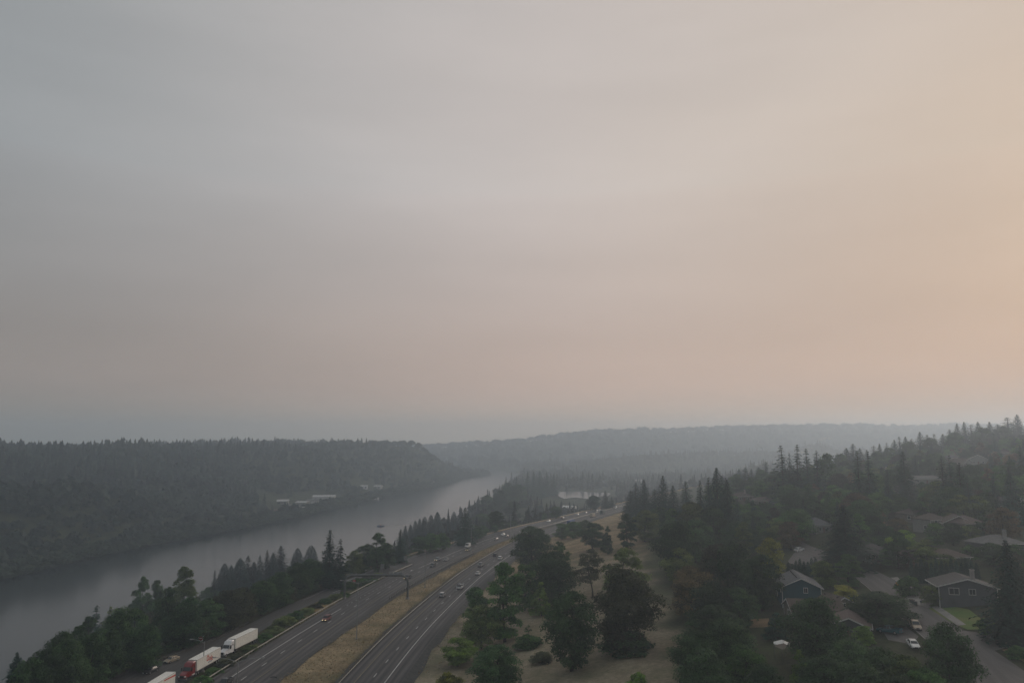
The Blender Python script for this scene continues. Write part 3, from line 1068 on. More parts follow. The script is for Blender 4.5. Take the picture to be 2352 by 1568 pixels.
tree('conic', 1396, 1272, 1206, 30, OAK, 'narrow pointed dark tree on the dry slope')
tree('oval', 1442, 1258, 1178, 48, OAK, 'tall upright dark tree at the end of the grass clearing')
tree('round', 1484, 1243, 1168, 70, OLV, 'pale olive rounded tree at the head of the grass clearing')
tree('round', 1520, 1230, 1160, 62, OAK, 'dark rounded tree right beside the pale olive tree')
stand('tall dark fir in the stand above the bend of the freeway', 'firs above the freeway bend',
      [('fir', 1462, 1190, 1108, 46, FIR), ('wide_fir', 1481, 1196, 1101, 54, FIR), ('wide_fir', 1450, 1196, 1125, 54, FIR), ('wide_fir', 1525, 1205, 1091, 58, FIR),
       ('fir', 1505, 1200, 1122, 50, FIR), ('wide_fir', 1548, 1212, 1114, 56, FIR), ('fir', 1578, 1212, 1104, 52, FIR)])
stand('', 'tree belt beside the park clearing',
      [('oak', 1557, 1330, 1192, 96, OAK, 'tall dark oak at the middle of the clearing edge'), ('round', 1600, 1300, 1190, 86, OAK, 'dark rounded tree behind the tall clearing oak'),
       ('oak', 1650, 1372, 1246, 104, OAKB, 'brownish oak just behind the rust tinged oak'), ('oak', 1690, 1380, 1240, 100, OAK, 'dark oak between the brownish oak and the yellow green tree'),
       ('round', 1562, 1345, 1255, 70, OLV, 'olive rounded tree above the rust tinged oak at the clearing'), ('oak', 1640, 1440, 1330, 110, OAK, 'wide dark oak directly below the brownish oak'),
       ('round', 1700, 1440, 1345, 84, OAK, 'dark rounded tree beside the dry fenced yard'), ('oak', 1640, 1500, 1385, 120, OAK, 'large dark oak bulging over the dry clearing'),
       ('round', 1590, 1250, 1150, 74, OLV, 'olive rounded tree below the skyline fir stand'), ('round', 1640, 1260, 1160, 70, OAK, 'dark rounded tree below the tall fir clump of the upper park'),
       ('oval', 1545, 1262, 1165, 56, OAK, 'upright dark tree at the upper end of the clearing')])
tree('oak', 1592, 1416, 1296, 104, RUST, 'rust tinged oak at the edge of the park clearing')
tree('round', 1772, 1332, 1231, 66, YEL, 'yellow green rounded tree in front of the cul-de-sac')
tree('oak', 1752, 1402, 1268, 84, OAK, 'large dark oak beside the blue house')
stand('', 'oak grove below the blue house',
      [('oak', 1600, 1568, 1440, 118, OAK, 'dark oak at the grove edge where the dry clearing begins'), ('oak', 1668, 1560, 1415, 124, OAK, 'tallest dark oak of the grove below the dry yard'),
       ('oak', 1625, 1640, 1490, 120, OAK, 'low dark oak before the grove edge oak'), ('round', 1716, 1590, 1486, 102, GRN, 'greener rounded tree in the grove left of the bright cone tree'),
       ('oak', 1760, 1640, 1520, 96, OAK, 'small dark oak squeezed between green tree and patio canopy'), ('oak', 1960, 1600, 1465, 120, OAK, 'dark oak standing before the low rose roofed house'),
       ('oak', 1900, 1640, 1500, 130, OAK, 'broad dark oak in front of the big oak hiding the brown roof'), ('oak', 2030, 1610, 1482, 120, OAK, 'dark oak in front of the teal pickup driveway'),
       ('round', 2085, 1620, 1500, 100, OLV, 'olive rounded tree in front of the parked white car'), ('oak', 1985, 1660, 1520, 120, OAK, 'dark oak in front of the rose roof oak'),
       ('round', 2130, 1650, 1530, 96, GRN, 'green rounded tree beside the tall junction oak'), ('oak', 2075, 1670, 1545, 110, OAK, 'dark oak below the olive tree by the parked cars')])
tree('oak', 1880, 1532, 1366, 140, OAK, 'big dark oak hiding the brown roofed house')
tree('conic', 1842, 1606, 1488, 62, BRT, 'bright green cone shaped tree beside the white patio canopy')
tree('conic', 1785, 1468, 1404, 54, FIR, 'squat dark evergreen beside the brown roofed house')
tree('oak', 2188, 1606, 1425, 120, OAK, 'tall dark oak in front of the street junction')
tree('round', 2020, 1438, 1357, 150, OAK, 'wide spreading dark tree beside the street opposite the grey house')
tree('round', 1990, 1482, 1434, 54, BRT, 'bright light green tree beside the teal pickup driveway')
tree('round', 1938, 1386, 1340, 66, YEL, 'low yellow green tree between the blue house and the street')
tree('round', 1893, 1352, 1285, 60, OLV, 'olive yellow tree just behind the blue house')
tree('oval', 1952, 1348, 1270, 66, GRN, 'tall green tree behind the blue house beside the great fir')
tree('wide_fir', 1945, 1308, 1158, 122, FIR, 'great broad dark fir towering behind the blue house')
tree('bush', 2090, 1366, 1318, 60, GRN, 'dark green hedge bush behind the yellow warning sign')
tree('round', 2143, 1392, 1341, 50, OLV, 'small olive front yard tree of the grey house')
tree('wide_fir', 2330, 1476, 1238, 112, FIR, 'huge dark fir beside the grey house')
tree('wide_fir', 2350, 1440, 1290, 110, FIR, 'dark fir behind the huge fir at the junction')
tree('bush', 2268, 1452, 1418, 60, GRN, 'low green shrub at the corner of the green lawn')
tree('bush', 2338, 1512, 1478, 46, GRN, 'small dark bush on the dry corner lot')
tree('oval', 2066, 1304, 1218, 54, OAK, 'dark pointed garden tree beside the tan house')
tree('round', 2078, 1278, 1214, 58, BRT, 'bright green garden tree behind the dark pointed one')
tree('oval', 2130, 1308, 1236, 66, OLV, 'upright yellow green garden tree above the grey house')
tree('conic', 1732, 1220, 1146, 30, FIR, 'single small dark fir beside the cul-de-sac')
stand('clipped column of dark arborvitae in the hedge behind the grey house', 'arborvitae hedge behind the grey house',
      [('column', 2096 + 11.5 * k, 1340 - .4 * k, 1285 + 6 * math.sin(k * 2.1), 15, FIR) for k in range(14)])
stand('dark arborvitae column in the hedge above the blue house', 'arborvitae hedge above the blue house',
      [('column', 1812 + 9 * k, 1325, 1288 + 5 * math.sin(k * 1.7) - k, 13, FIR) for k in range(8)])
# --- hillside skyline
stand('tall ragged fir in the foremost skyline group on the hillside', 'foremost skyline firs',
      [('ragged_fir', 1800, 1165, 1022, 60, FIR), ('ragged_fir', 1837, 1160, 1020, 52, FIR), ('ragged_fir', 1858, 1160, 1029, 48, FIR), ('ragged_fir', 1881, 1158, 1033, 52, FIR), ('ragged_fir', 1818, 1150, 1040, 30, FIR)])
tree('round', 1906, 1140, 1038, 58, OAK, 'dark rounded tree on the skyline beside ragged firs')
for px, b, t, w in (
       [(1926, 1096, 1034, 16), (1948, 1092, 1022, 26), (1963, 1092, 1018, 28), (1978, 1092, 1019, 24), (1994, 1078, 1030, 20), (2010, 1074, 1020, 24), (2024, 1072, 1018, 18), (2040, 1066, 1016, 20),
        (2058, 1064, 1000, 24), (2070, 1060, 1000, 22), (2084, 1058, 1002, 24), (2098, 1052, 998, 24), (2118, 1050, 982, 28), (2134, 1044, 996, 22), (2150, 1042, 994, 26), (2170, 1040, 994, 26),
        (2186, 1034, 979, 24), (2204, 1030, 972, 26), (2220, 1028, 968, 26), (2236, 1026, 966, 26), (2252, 1024, 966, 28), (2278, 1020, 959, 24), (2296, 1018, 965, 30), (2319, 1016, 949, 34), (2342, 1014, 951, 34),
        (1700, 1140, 1076, 24), (1714, 1136, 1070, 22), (1728, 1132, 1070, 20), (1745, 1132, 1066, 24), (1762, 1130, 1060, 22), (1660, 1150, 1092, 24), (1676, 1148, 1086, 22)]):
    skyline(('fir', 'wide_fir', 'wide_fir', 'ragged_fir')[(px // 7) % 4], px, t + (0, 6, 2, 9)[(px // 5) % 4], w * (1.5, 2.1, 1.6, 1.9)[(px // 3) % 4], FIR, 'small pointed fir on the skyline of the wooded hillside', 'small skyline firs', -.03 + .002 * (px % 11))
stand('dense dark fir in the tall clump beside the upper park', 'firs beside the upper park',
      [('fir', 1632, 1240, 1096, 46, FIR), ('wide_fir', 1652, 1244, 1073, 76, FIR), ('wide_fir', 1675, 1250, 1100, 60, FIR), ('fir', 1612, 1236, 1102, 44, FIR)])
stand('tall mid-hillside fir rising above the house roofs', 'mid-hillside firs',
      [('ragged_fir', 1977, 1186, 1034, 44, FIR), ('ragged_fir', 2002, 1184, 1036, 42, FIR), ('fir', 2082, 1166, 1035, 56, FIR), ('wide_fir', 2329, 1206, 1085, 64, FIR)])
stand('high shaggy fir in the dense fir clump on the hillside', 'shaggy fir clump',
      [('ragged_fir', 2173, 1190, 1046, 46, FIR), ('ragged_fir', 2190, 1188, 1045, 46, FIR), ('fir', 2213, 1192, 1062, 50, FIR), ('fir', 2228, 1194, 1090, 46, FIR)])

stand('', 'garden trees before the slope houses',
      [('round', 2150, 1246, 1198, 46, GRN, 'green rounded tree before the pale two-storey house'), ('oak', 2190, 1252, 1198, 54, OAK, 'dark oak before the tan gabled house'), ('round', 2230, 1248, 1204, 48, OLV, 'olive tree before the rose hip roof'),
       ('oval', 2262, 1240, 1180, 44, OAK, 'upright dark tree beside the rose hip roof'), ('oak', 2282, 1298, 1244, 64, OAK, 'dark oak before the pale hip roof'), ('round', 2338, 1300, 1248, 60, GRN, 'green tree hiding the wall below the pale hip roof'),
       ('round', 2172, 1320, 1270, 54, OLV, 'olive tree before the low brown hip roof'), ('oak', 2216, 1322, 1278, 54, OAK, 'dark oak at the end of the low brown hip roof'), ('round', 2040, 1300, 1256, 44, GRN, 'green tree before the tan house with dark hip roof'),
       ('round', 2106, 1196, 1150, 48, OAK, 'dark tree hiding the brown roofed house above the gardens'), ('oak', 2340, 1205, 1150, 60, OAK, 'dark oak before the small white gabled house')])
for px, t, w, kd in ((1934, 1040, 40, 'oak'), (2046, 1026, 40, 'round'), (2092, 1012, 44, 'oak'), (2140, 1004, 44, 'round'), (2196, 990, 46, 'oak'), (2262, 980, 50, 'round'), (2306, 976, 46, 'oak'), (1694, 1086, 40, 'round'), (1752, 1076, 40, 'oak'), (2016, 1034, 36, 'oak')):
    skyline(kd, px, t, w, OAK, 'dark rounded crown between the skyline firs of the hillside', 'rounded skyline trees', -.05)

# --- bank between freeway and river
tree('oval', 416, 1462, 1298, 66, OLV, 'tall light poplar standing highest on the river bank above the truck parking')
stand('dark tree in the crowded bank belt above the truck parking', 'bank trees above the truck parking',
      [('oval', 352, 1480, 1330, 46, OAK, 'upright dark tree second from the tall light poplar'), ('oval', 318, 1490, 1322, 50, OAK, 'upright dark tree standing highest beyond the dark pair by the poplar'), ('round', 382, 1490, 1345, 62, OAK, 'rounded dark tree touching the tall light poplar'),
       ('round', 300, 1530, 1395, 76, OAK), ('oak', 265, 1540, 1390, 80, OAK), ('round', 345, 1505, 1400, 80, OAKB, 'brownish rounded tree above the gold sedan'), ('round', 432, 1472, 1368, 64, OAK), ('oak', 420, 1490, 1390, 96, OAK), ('round', 470, 1470, 1372, 76, OAK),
       ('oak', 515, 1450, 1352, 88, OAKB, 'brownish oak on the bank above the white semi truck'), ('round', 552, 1432, 1345, 70, OAKB, 'brownish rounded tree where the exit ramp narrows'), ('round', 440, 1480, 1410, 70, OAKB, 'low brownish tree behind the do-not-enter sign'),
       ('round', 250, 1560, 1440, 76, OAK), ('oak', 150, 1610, 1462, 96, OAK), ('round', 205, 1590, 1450, 76, OAK), ('round', 480, 1400, 1345, 54, OAK), ('oak', 100, 1640, 1484, 96, OAK), ('round', 60, 1660, 1505, 80, OAK), ('oak', 135, 1600, 1446, 84, OAK), ('oval', 196, 1560, 1412, 50, OAK), ('oval', 172, 1570, 1432, 50, OAK), ('round', 395, 1470, 1380, 70, OAK), ('oak', 330, 1540, 1430, 80, OAK)])
stand('dark wind-swept fir on the bank below the truck parking', 'bank firs below the truck parking',
      [('ragged_fir', 212, 1530, 1388, 56, FIR), ('ragged_fir', 190, 1540, 1415, 46, FIR), ('fir', 28, 1630, 1496, 66, FIR), ('fir', 75, 1650, 1530, 60, FIR)])
tree('bare', 243, 1530, 1390, 34, OLV, 'half-bare thin tree among the dark bank firs')
tree('fir', 489, 1400, 1308, 22, SEQ, 'slim hazy fir at the near end of the conical river row')
stand('smooth conical evergreen in the long row beside the river', 'conical evergreens by the river',
      [(('cone', 'cone', 'fir', 'cone')[px % 4], px, b, t + (px % 5) * 2 - 2, w * (1.75, 1.4, 1.9)[px % 3], SEQ) for px, b, t, w in
       [(512, 1380, 1290, 22), (527, 1376, 1294, 18), (548, 1372, 1276, 30), (566, 1368, 1274, 20), (580, 1366, 1290, 24), (594, 1364, 1268, 22), (610, 1360, 1264, 22), (624, 1358, 1262, 22), (642, 1352, 1250, 34)]])
stand('lone smooth cone evergreen standing clear against the river', 'lone cones by the river', [('cone', 681, 1340, 1257, 44, SEQ), ('cone', 712, 1334, 1251, 46, SEQ)])
tree('fir', 754, 1352, 1216, 56, FIR, 'tall pointed dark fir highest beside the exit ramp')
tree('ragged_fir', 779, 1350, 1236, 46, FIR, 'second dark fir just beyond the tall pointed fir at the ramp')
stand('low dark oak in the belt above the exit ramp', 'oak belt above the exit ramp',
      [('oak', 600, 1412, 1330, 66, OAK), ('oak', 640, 1394, 1310, 70, OAK), ('oak', 680, 1374, 1290, 66, OAK), ('oak', 712, 1358, 1280, 64, OAK), ('round', 745, 1346, 1290, 52, OAK), ('round', 655, 1386, 1340, 46, OAKB), ('round', 570, 1420, 1362, 54, OAKB), ('round', 700, 1366, 1318, 48, OAK)])
stand('bushy dark tree on the verge where the exit lane begins', 'verge trees at the exit lane',
      [('round', 812, 1322, 1262, 46, OLV), ('round', 836, 1316, 1250, 48, OAK), ('oval', 866, 1312, 1222, 52, OAK), ('round', 888, 1306, 1245, 44, OAK)])
tree('fir', 919, 1292, 1214, 36, FIR, 'pointed dark fir alone beside the exit lane guard rail')
stand('hazy smooth cone evergreen in the far river row', 'far conical river row',
      [('cone', px, b, t, w * (1.9, 1.5, 1.7)[px % 3], SEQ) for px, b, t, w in
       [(942, 1262, 1203, 12), (953, 1260, 1194, 12), (963, 1258, 1189, 13), (975, 1256, 1185, 14), (989, 1252, 1181, 16), (1004, 1248, 1174, 22), (1042, 1242, 1174, 18), (930, 1264, 1206, 10)]])
tree('cone', 1029, 1244, 1166, 9, SEQ, 'very narrow tall evergreen in the far river row')
tree('wide_fir', 1068, 1250, 1164, 50, FIR, 'big broad dark evergreen beyond the outer guard rail')
stand('bushy tree on the verge below the outer guard rail', 'verge bushes by the outer rail',
      [('round', 962, 1272, 1228, 36, OAK), ('round', 990, 1268, 1222, 46, GRN), ('round', 1016, 1262, 1222, 40, GRN), ('round', 1095, 1240, 1206, 26, OAK), ('round', 1110, 1234, 1205, 24, OAK),
       ('round', 1136, 1222, 1204, 20, OAK), ('round', 1176, 1210, 1194, 24, OAK), ('round', 1206, 1203, 1190, 18, OLV)])
tree('round', 1276, 1190, 1161, 30, OAK, 'dark round tree alone on the dry verge of the far bend')
tree('round', 1251, 1194, 1176, 16, OAK, 'small dark bush beside a lamp post on the far verge')
tree('round', 1364, 1170, 1137, 38, FIR, 'dark round tree above the far bend beside the white arched shelter')
stand('hazy tall tree in the wood between the outer rail and the pond', 'hazy wood beyond the outer rail',
      [(kd, px, b, t, w, OAK if kd != 'fir' else FIR) for kd, px, b, t, w in
       (('round', 1118, 1186, 1136, 40), ('oak', 1150, 1178, 1124, 44), ('oak', 1168, 1166, 1106, 48), ('round', 1192, 1164, 1110, 44), ('fir', 1186, 1158, 1094, 20), ('fir', 1212, 1152, 1082, 26),
        ('fir', 1226, 1150, 1082, 26), ('fir', 1240, 1146, 1080, 28), ('fir', 1256, 1142, 1082, 26), ('fir', 1272, 1140, 1088, 22),
        ('round', 1106, 1226, 1176, 40), ('round', 1140, 1220, 1172, 44), ('round', 1180, 1200, 1150, 46))])
stand('hazy dark fir above the far bend of the freeway', 'firs above the far bend', [('fir', 1391, 1168, 1126, 26, FIR), ('fir', 1405, 1166, 1139, 20, FIR)])
stand('low green shrub on the island between ramp and carriageway', 'shrubs on the ramp island',
      [('bush', 800, 1352, 1333, 40, GRN), ('bush', 822, 1346, 1326, 44, GRN), ('bush', 846, 1336, 1320, 40, GRN), ('bush', 868, 1326, 1314, 32, OLV), ('bush', 770, 1376, 1362, 36, OLV), ('bush', 745, 1385, 1372, 30, GRN),
       ('bush', 790, 1370, 1357, 30, GRN), ('bush', 680, 1422, 1400, 46, GRN), ('bush', 655, 1436, 1412, 52, OLV), ('bush', 705, 1408, 1394, 40, OLV), ('bush', 630, 1452, 1435, 44, OLV), ('bush', 606, 1470, 1452, 40, GRN),
       ('bush', 575, 1494, 1478, 42, OLV), ('bush', 545, 1512, 1498, 40, OAKB), ('bush', 515, 1530, 1514, 42, OAKB), ('bush', 490, 1546, 1532, 42, GRN), ('bush', 462, 1568, 1550, 44, GRN), ('bush', 725, 1396, 1384, 30, OAKB)])
stand('weedy shrub growing behind the stone wall of the parking ramp', 'shrubs behind the stone wall',
      [('bush', 330, 1518, 1500, 46, GRN), ('bush', 370, 1502, 1484, 48, OLV), ('bush', 410, 1488, 1468, 50, GRN), ('bush', 446, 1476, 1460, 44, GRN), ('bush', 285, 1540, 1518, 56, OLV), ('bush', 240, 1556, 1534, 56, OAKB), ('bush', 490, 1460, 1442, 46, OAKB), ('bush', 300, 1530, 1512, 40, GRN)])


# ------------------------------------------------------------------ woods too far to count
def low_conifer(rg):
    V, Fc = [], []
    for k in range(6):
        z0, z1 = .04 + .15 * k, .30 + .145 * k
        r = .5 * (1 - .15 * k) * rg.uniform(.8, 1.15)
        b = len(V)
        n = 7
        for i in range(n):
            a = 6.283 * i / n + k
            rr = r * (1.0 if i % 2 else .62) * rg.uniform(.8, 1.15)
            V.append((rr * math.cos(a), rr * math.sin(a), z0 + rg.uniform(-.02, .03)))
        V.append((0, 0, min(1.0, z1)))
        for i in range(n): Fc.append((b + i, b + (i + 1) % n, b + n))
    return np.array(V), np.array(Fc)


def low_broad(rg):
    n = 46
    d = rg.normal(size=(n, 3)); d /= np.linalg.norm(d, axis=1, keepdims=True)
    d[:, 2] = np.abs(d[:, 2]) * 1.0 - .25
    C = d * rg.uniform(.30, .50, (n, 1)) + np.array([0, 0, .55])
    V, Fq = cards(C, d + rg.normal(size=d.shape) * .4, .22, rg, .9)
    return V, np.concatenate([Fq[:, [0, 1, 2]], Fq[:, [0, 2, 3]]])


def woods(name, label, cat, P, H, Wd, conif, col, seed):
    """P (n,3) positions; joins simple trees into one mesh"""
    rg = np.random.default_rng(seed)
    cp = [low_conifer(rg) for _ in range(4)]
    bp = [low_broad(rg) for _ in range(4)]
    Vs, Fs, Ts, off = [], [], [], 0
    for i in range(len(P)):
        V, Fc = (cp if conif[i] else bp)[i % 4]
        a = rg.uniform(0, 6.28)
        c, s = math.cos(a), math.sin(a)
        q = np.stack([(V[:, 0] * c - V[:, 1] * s) * Wd[i], (V[:, 0] * s + V[:, 1] * c) * Wd[i], V[:, 2] * H[i]], 1) + P[i]
        Vs.append(q); Fs.append(Fc + off); off += len(V)
        Ts.append(np.full(len(Fc), (.24 if conif[i] else .5) + rg.normal() * .12 + .22 * float(vnoise(P[i, 0] / 75, P[i, 1] / 75, 51))) + rg.normal(size=len(Fc)) * .06)
    me = np_mesh(name, np.concatenate(Vs), np.concatenate(Fs), np.clip(np.concatenate(Ts), 0, 1))
    o = link(name, me, MATS['foliage'])
    o.color = (*col, 1)
    tag(o, label, cat, kind='stuff')
    return o


def jitter_grid(x0, x1, y0, y1, st, rg):
    gx, gy = np.meshgrid(np.arange(x0, x1, st), np.arange(y0, y1, st))
    return gx.ravel() + rg.uniform(-.48, .48, gx.size) * st, gy.ravel() + rg.uniform(-.48, .48, gx.size) * st


CLEAR = []      # (x, y, r) kept free of far woods: set before the woods are grown
for px, py, r in ((640, 1160, 30), (665, 1152, 34), (690, 1156, 34), (735, 1146, 40), (760, 1142, 36), (630, 1178, 26), (690, 1168, 26),
                  (840, 1120, 36), (862, 1148, 26), (870, 1122, 34), (988, 1112, 40), (45, 1212, 11), (70, 1216, 8)):
    CLEAR.append((*hit(px, py)[:2], r))


def clear_ok(x, y):
    k = np.ones(len(x), bool)
    for cx, cyy, r in CLEAR: k &= np.hypot(x - cx, y - cyy) > r
    return k


def grow_woods():
    rg = np.random.default_rng(77)
    # forest on the hill across the river
    x1, y1 = jitter_grid(-950, -100, 330, 1150, 10.5, rg)
    x2, y2 = jitter_grid(-1250, -60, 1150, 2080, 15, rg)
    x, y = np.r_[x1, x2], np.r_[y1, y2]
    dd = shoreF(y) - x
    px, py, d = project(x, y, T(x, y) + 15)
    k = (dd > 1) & (dd < 640) & (px > -160) & (px < 1110) & clear_ok(x, y) & (vnoise(x / 38, y / 38, 61) > -.70)
    x, y, dd = x[k], y[k], dd[k]
    z = T(x, y)
    patch = vnoise(x / 60, y / 60, 11) + .7 * vnoise(x / 25, y / 25, 12)
    con = (patch + sst(60, 240, dd) * .9 - .62 + rg.normal(size=len(x)) * .35) > 0
    low = 1 - sst(20, 110, dd)
    H = np.where(con, 8 + 14 * rg.random(len(x)) ** 1.3, rg.uniform(8, 16, len(x))) * (1 - .25 * low) * (1 + .30 * vnoise(x / 45, y / 45, 31))
    Wd = np.where(con, H * rg.uniform(.5, .85, len(x)), H * rg.uniform(.8, 1.2, len(x)))
    woods('forest', 'dense conifer forest covering the hill across the river', 'forest', np.stack([x, y, z - .5], 1), H, Wd, con, (.034, .046, .036), 5)
    ys_ = rg.uniform(330, 2080, 3600)
    xs_ = shoreF(ys_) - rg.uniform(-1.5, 14, 3600)
    hs_ = rg.uniform(3, 8, 3600)
    woods('shore_scrub', 'low scrub and willows along the far waterline', 'scrub', np.stack([xs_, ys_, np.maximum(T(xs_, ys_), WZ) - .5], 1), hs_, hs_ * rg.uniform(1.2, 2.0, 3600), np.zeros(3600, bool), (.044, .062, .040), 15)
    # wooded valley floor beyond the freeway bend
    xa, ya = jitter_grid(-110, 330, 470, 900, 11, rg)
    xb, yb = jitter_grid(-60, 1100, 900, 2450, 17, rg)
    x, y = np.r_[xa, xb], np.r_[ya, yb]
    px, py, d = project(x, y, T(x, y) + 12)
    k = (x - shoreN(y) > 8) & (outerL(np.minimum(y, 1000)) - x > 24) | ((y > 1000) & (x - shoreN(y) > 8))
    # keep the pond open to view
    pxg, pyg, _ = project(x, y, T(x, y))
    pond = (pxg > 1190) & (pxg < 1412) & (pyg > 1127) & (pyg < 1153)
    k &= ~((pxg > 1222) & (pxg < 1414) & (y < 1180) & (py < 1156)) & (px > 900) & (px < 2000) & ~pond & (vnoise(x / 80, y / 80, 21) > -.55)
    x, y = x[k], y[k]
    z = T(x, y)
    con = rg.random(len(x)) < .45
    H = np.where(con, rg.uniform(16, 30, len(x)), rg.uniform(9, 17, len(x))) * (.75 + .35 * vnoise(x / 120, y / 120, 22))
    H = np.maximum(H, 6)
    Wd = np.where(con, H * rg.uniform(.38, .6, len(x)), H * rg.uniform(.8, 1.2, len(x)))
    woods('valley_woods', 'hazy woods filling the valley floor beyond the freeway bend', 'woods', np.stack([x, y, z - .5], 1), H, Wd, con, (.034, .045, .034), 6)
    # far ridges
    x, y = jitter_grid(-1200, 2500, 2380, 3500, 31, rg)
    px, py, d = project(x, y, T(x, y) + 12)
    k = (px > 900) & (px < 2420)
    x, y = x[k], y[k]
    con = rg.random(len(x)) < .5
    H = rg.uniform(12, 27, len(x))
    Wd = np.where(con, H * .45, H * 1.15)
    woods('ridge_woods', 'faint woods on the far hazy ridges', 'woods', np.stack([x, y, T(x, y) - .5], 1), H, Wd, con, (.034, .045, .034), 8)
    # scrub on the bank under the individual trees
    x, y = jitter_grid(-260, 90, 190, 640, 4.2, rg)
    dl = outerL(y) - x
    k = (dl > 9) & (x - shoreN(y) > 2) & ((y < 400) | (dl > 16))
    x, y = x[k], y[k]
    H = rg.uniform(1.6, 5.0, len(x)) * (.6 + .4 * sst(8, 30, outerL(y) - x))
    woods('bank_scrub', 'tangled scrub covering the river bank below the freeway', 'scrub', np.stack([x, y, T(x, y) - .4], 1), H, H * rg.uniform(1.0, 1.6, len(x)), np.zeros(len(x), bool), (.040, .046, .028), 9)


grow_woods()

# ------------------------------------------------------------------ vehicles (front towards +x, wheels on z = 0)
def wheel(parent, x, y, r=.34, w=.22, rim=True):
    o = MB().cyl((0, 0, 0), (0, 1, 0), r, w / 2, 16).build('wheel', MATS['tyre'], parent)
    o.location = (x, y, r)
    if rim:
        MB().cyl((0, 0, 0), (0, 1, 0), r * .62, w / 2 + .012, 12).build('rim', MATS['alloy'], o)
    return o


def ring(x, hw, z0, z1, ch=.10, tuck=.0):
    """rounded section across the car at x"""
    return [(x, -hw + tuck, z0), (x, hw - tuck, z0), (x, hw, z0 + .16), (x, hw, z1 - ch), (x, hw - ch * 1.3, z1), (x, -hw + ch * 1.3, z1), (x, -hw, z1 - ch), (x, -hw, z0 + .16)]


PROF = {  # lower body stations (x, half width, sill, top) ; cabin base/top corners ; height
    'sedan': dict(L=4.75, W=1.82, body=[(-2.36, .72, .42, .92), (-2.22, .86, .30, 1.02), (-1.3, .91, .24, 1.03), (0, .91, .24, .98), (1.2, .91, .24, .93), (2.05, .86, .28, .80), (2.36, .68, .36, .66)],
                  cab=(-1.75, 1.15, -1.05, .35, .98, 1.45), wb=1.38, r=.33),
    'suv': dict(L=4.7, W=1.9, body=[(-2.34, .78, .46, 1.05), (-2.24, .90, .34, 1.12), (-1.2, .95, .3, 1.12), (.2, .95, .3, 1.08), (1.2, .94, .3, 1.02), (2.1, .88, .34, .92), (2.36, .74, .42, .78)],
                cab=(-2.22, 1.2, -1.95, .45, 1.08, 1.72), wb=1.36, r=.37),
    'van': dict(L=5.6, W=2.0, body=[(-2.8, .96, .36, 1.2), (-2.7, 1.0, .32, 1.25), (0, 1.0, .3, 1.25), (1.4, 1.0, .3, 1.2), (2.4, .95, .34, 1.02), (2.8, .80, .42, .86)],
                cab=(-2.76, 1.75, -2.72, .95, 1.2, 2.3), wb=1.75, r=.36),
    'pickup': dict(L=5.7, W=1.98, body=[(-2.84, .95, .52, 1.02), (-2.76, .98, .44, 1.10), (-.6, .99, .4, 1.12), (.5, .99, .4, 1.12), (1.5, .98, .4, 1.10), (2.5, .94, .44, 1.02), (2.84, .84, .5, .86)],
                   cab=(-.75, 1.35, -.6, .55, 1.10, 1.84), wb=1.75, r=.40),
}
PROTO = {}


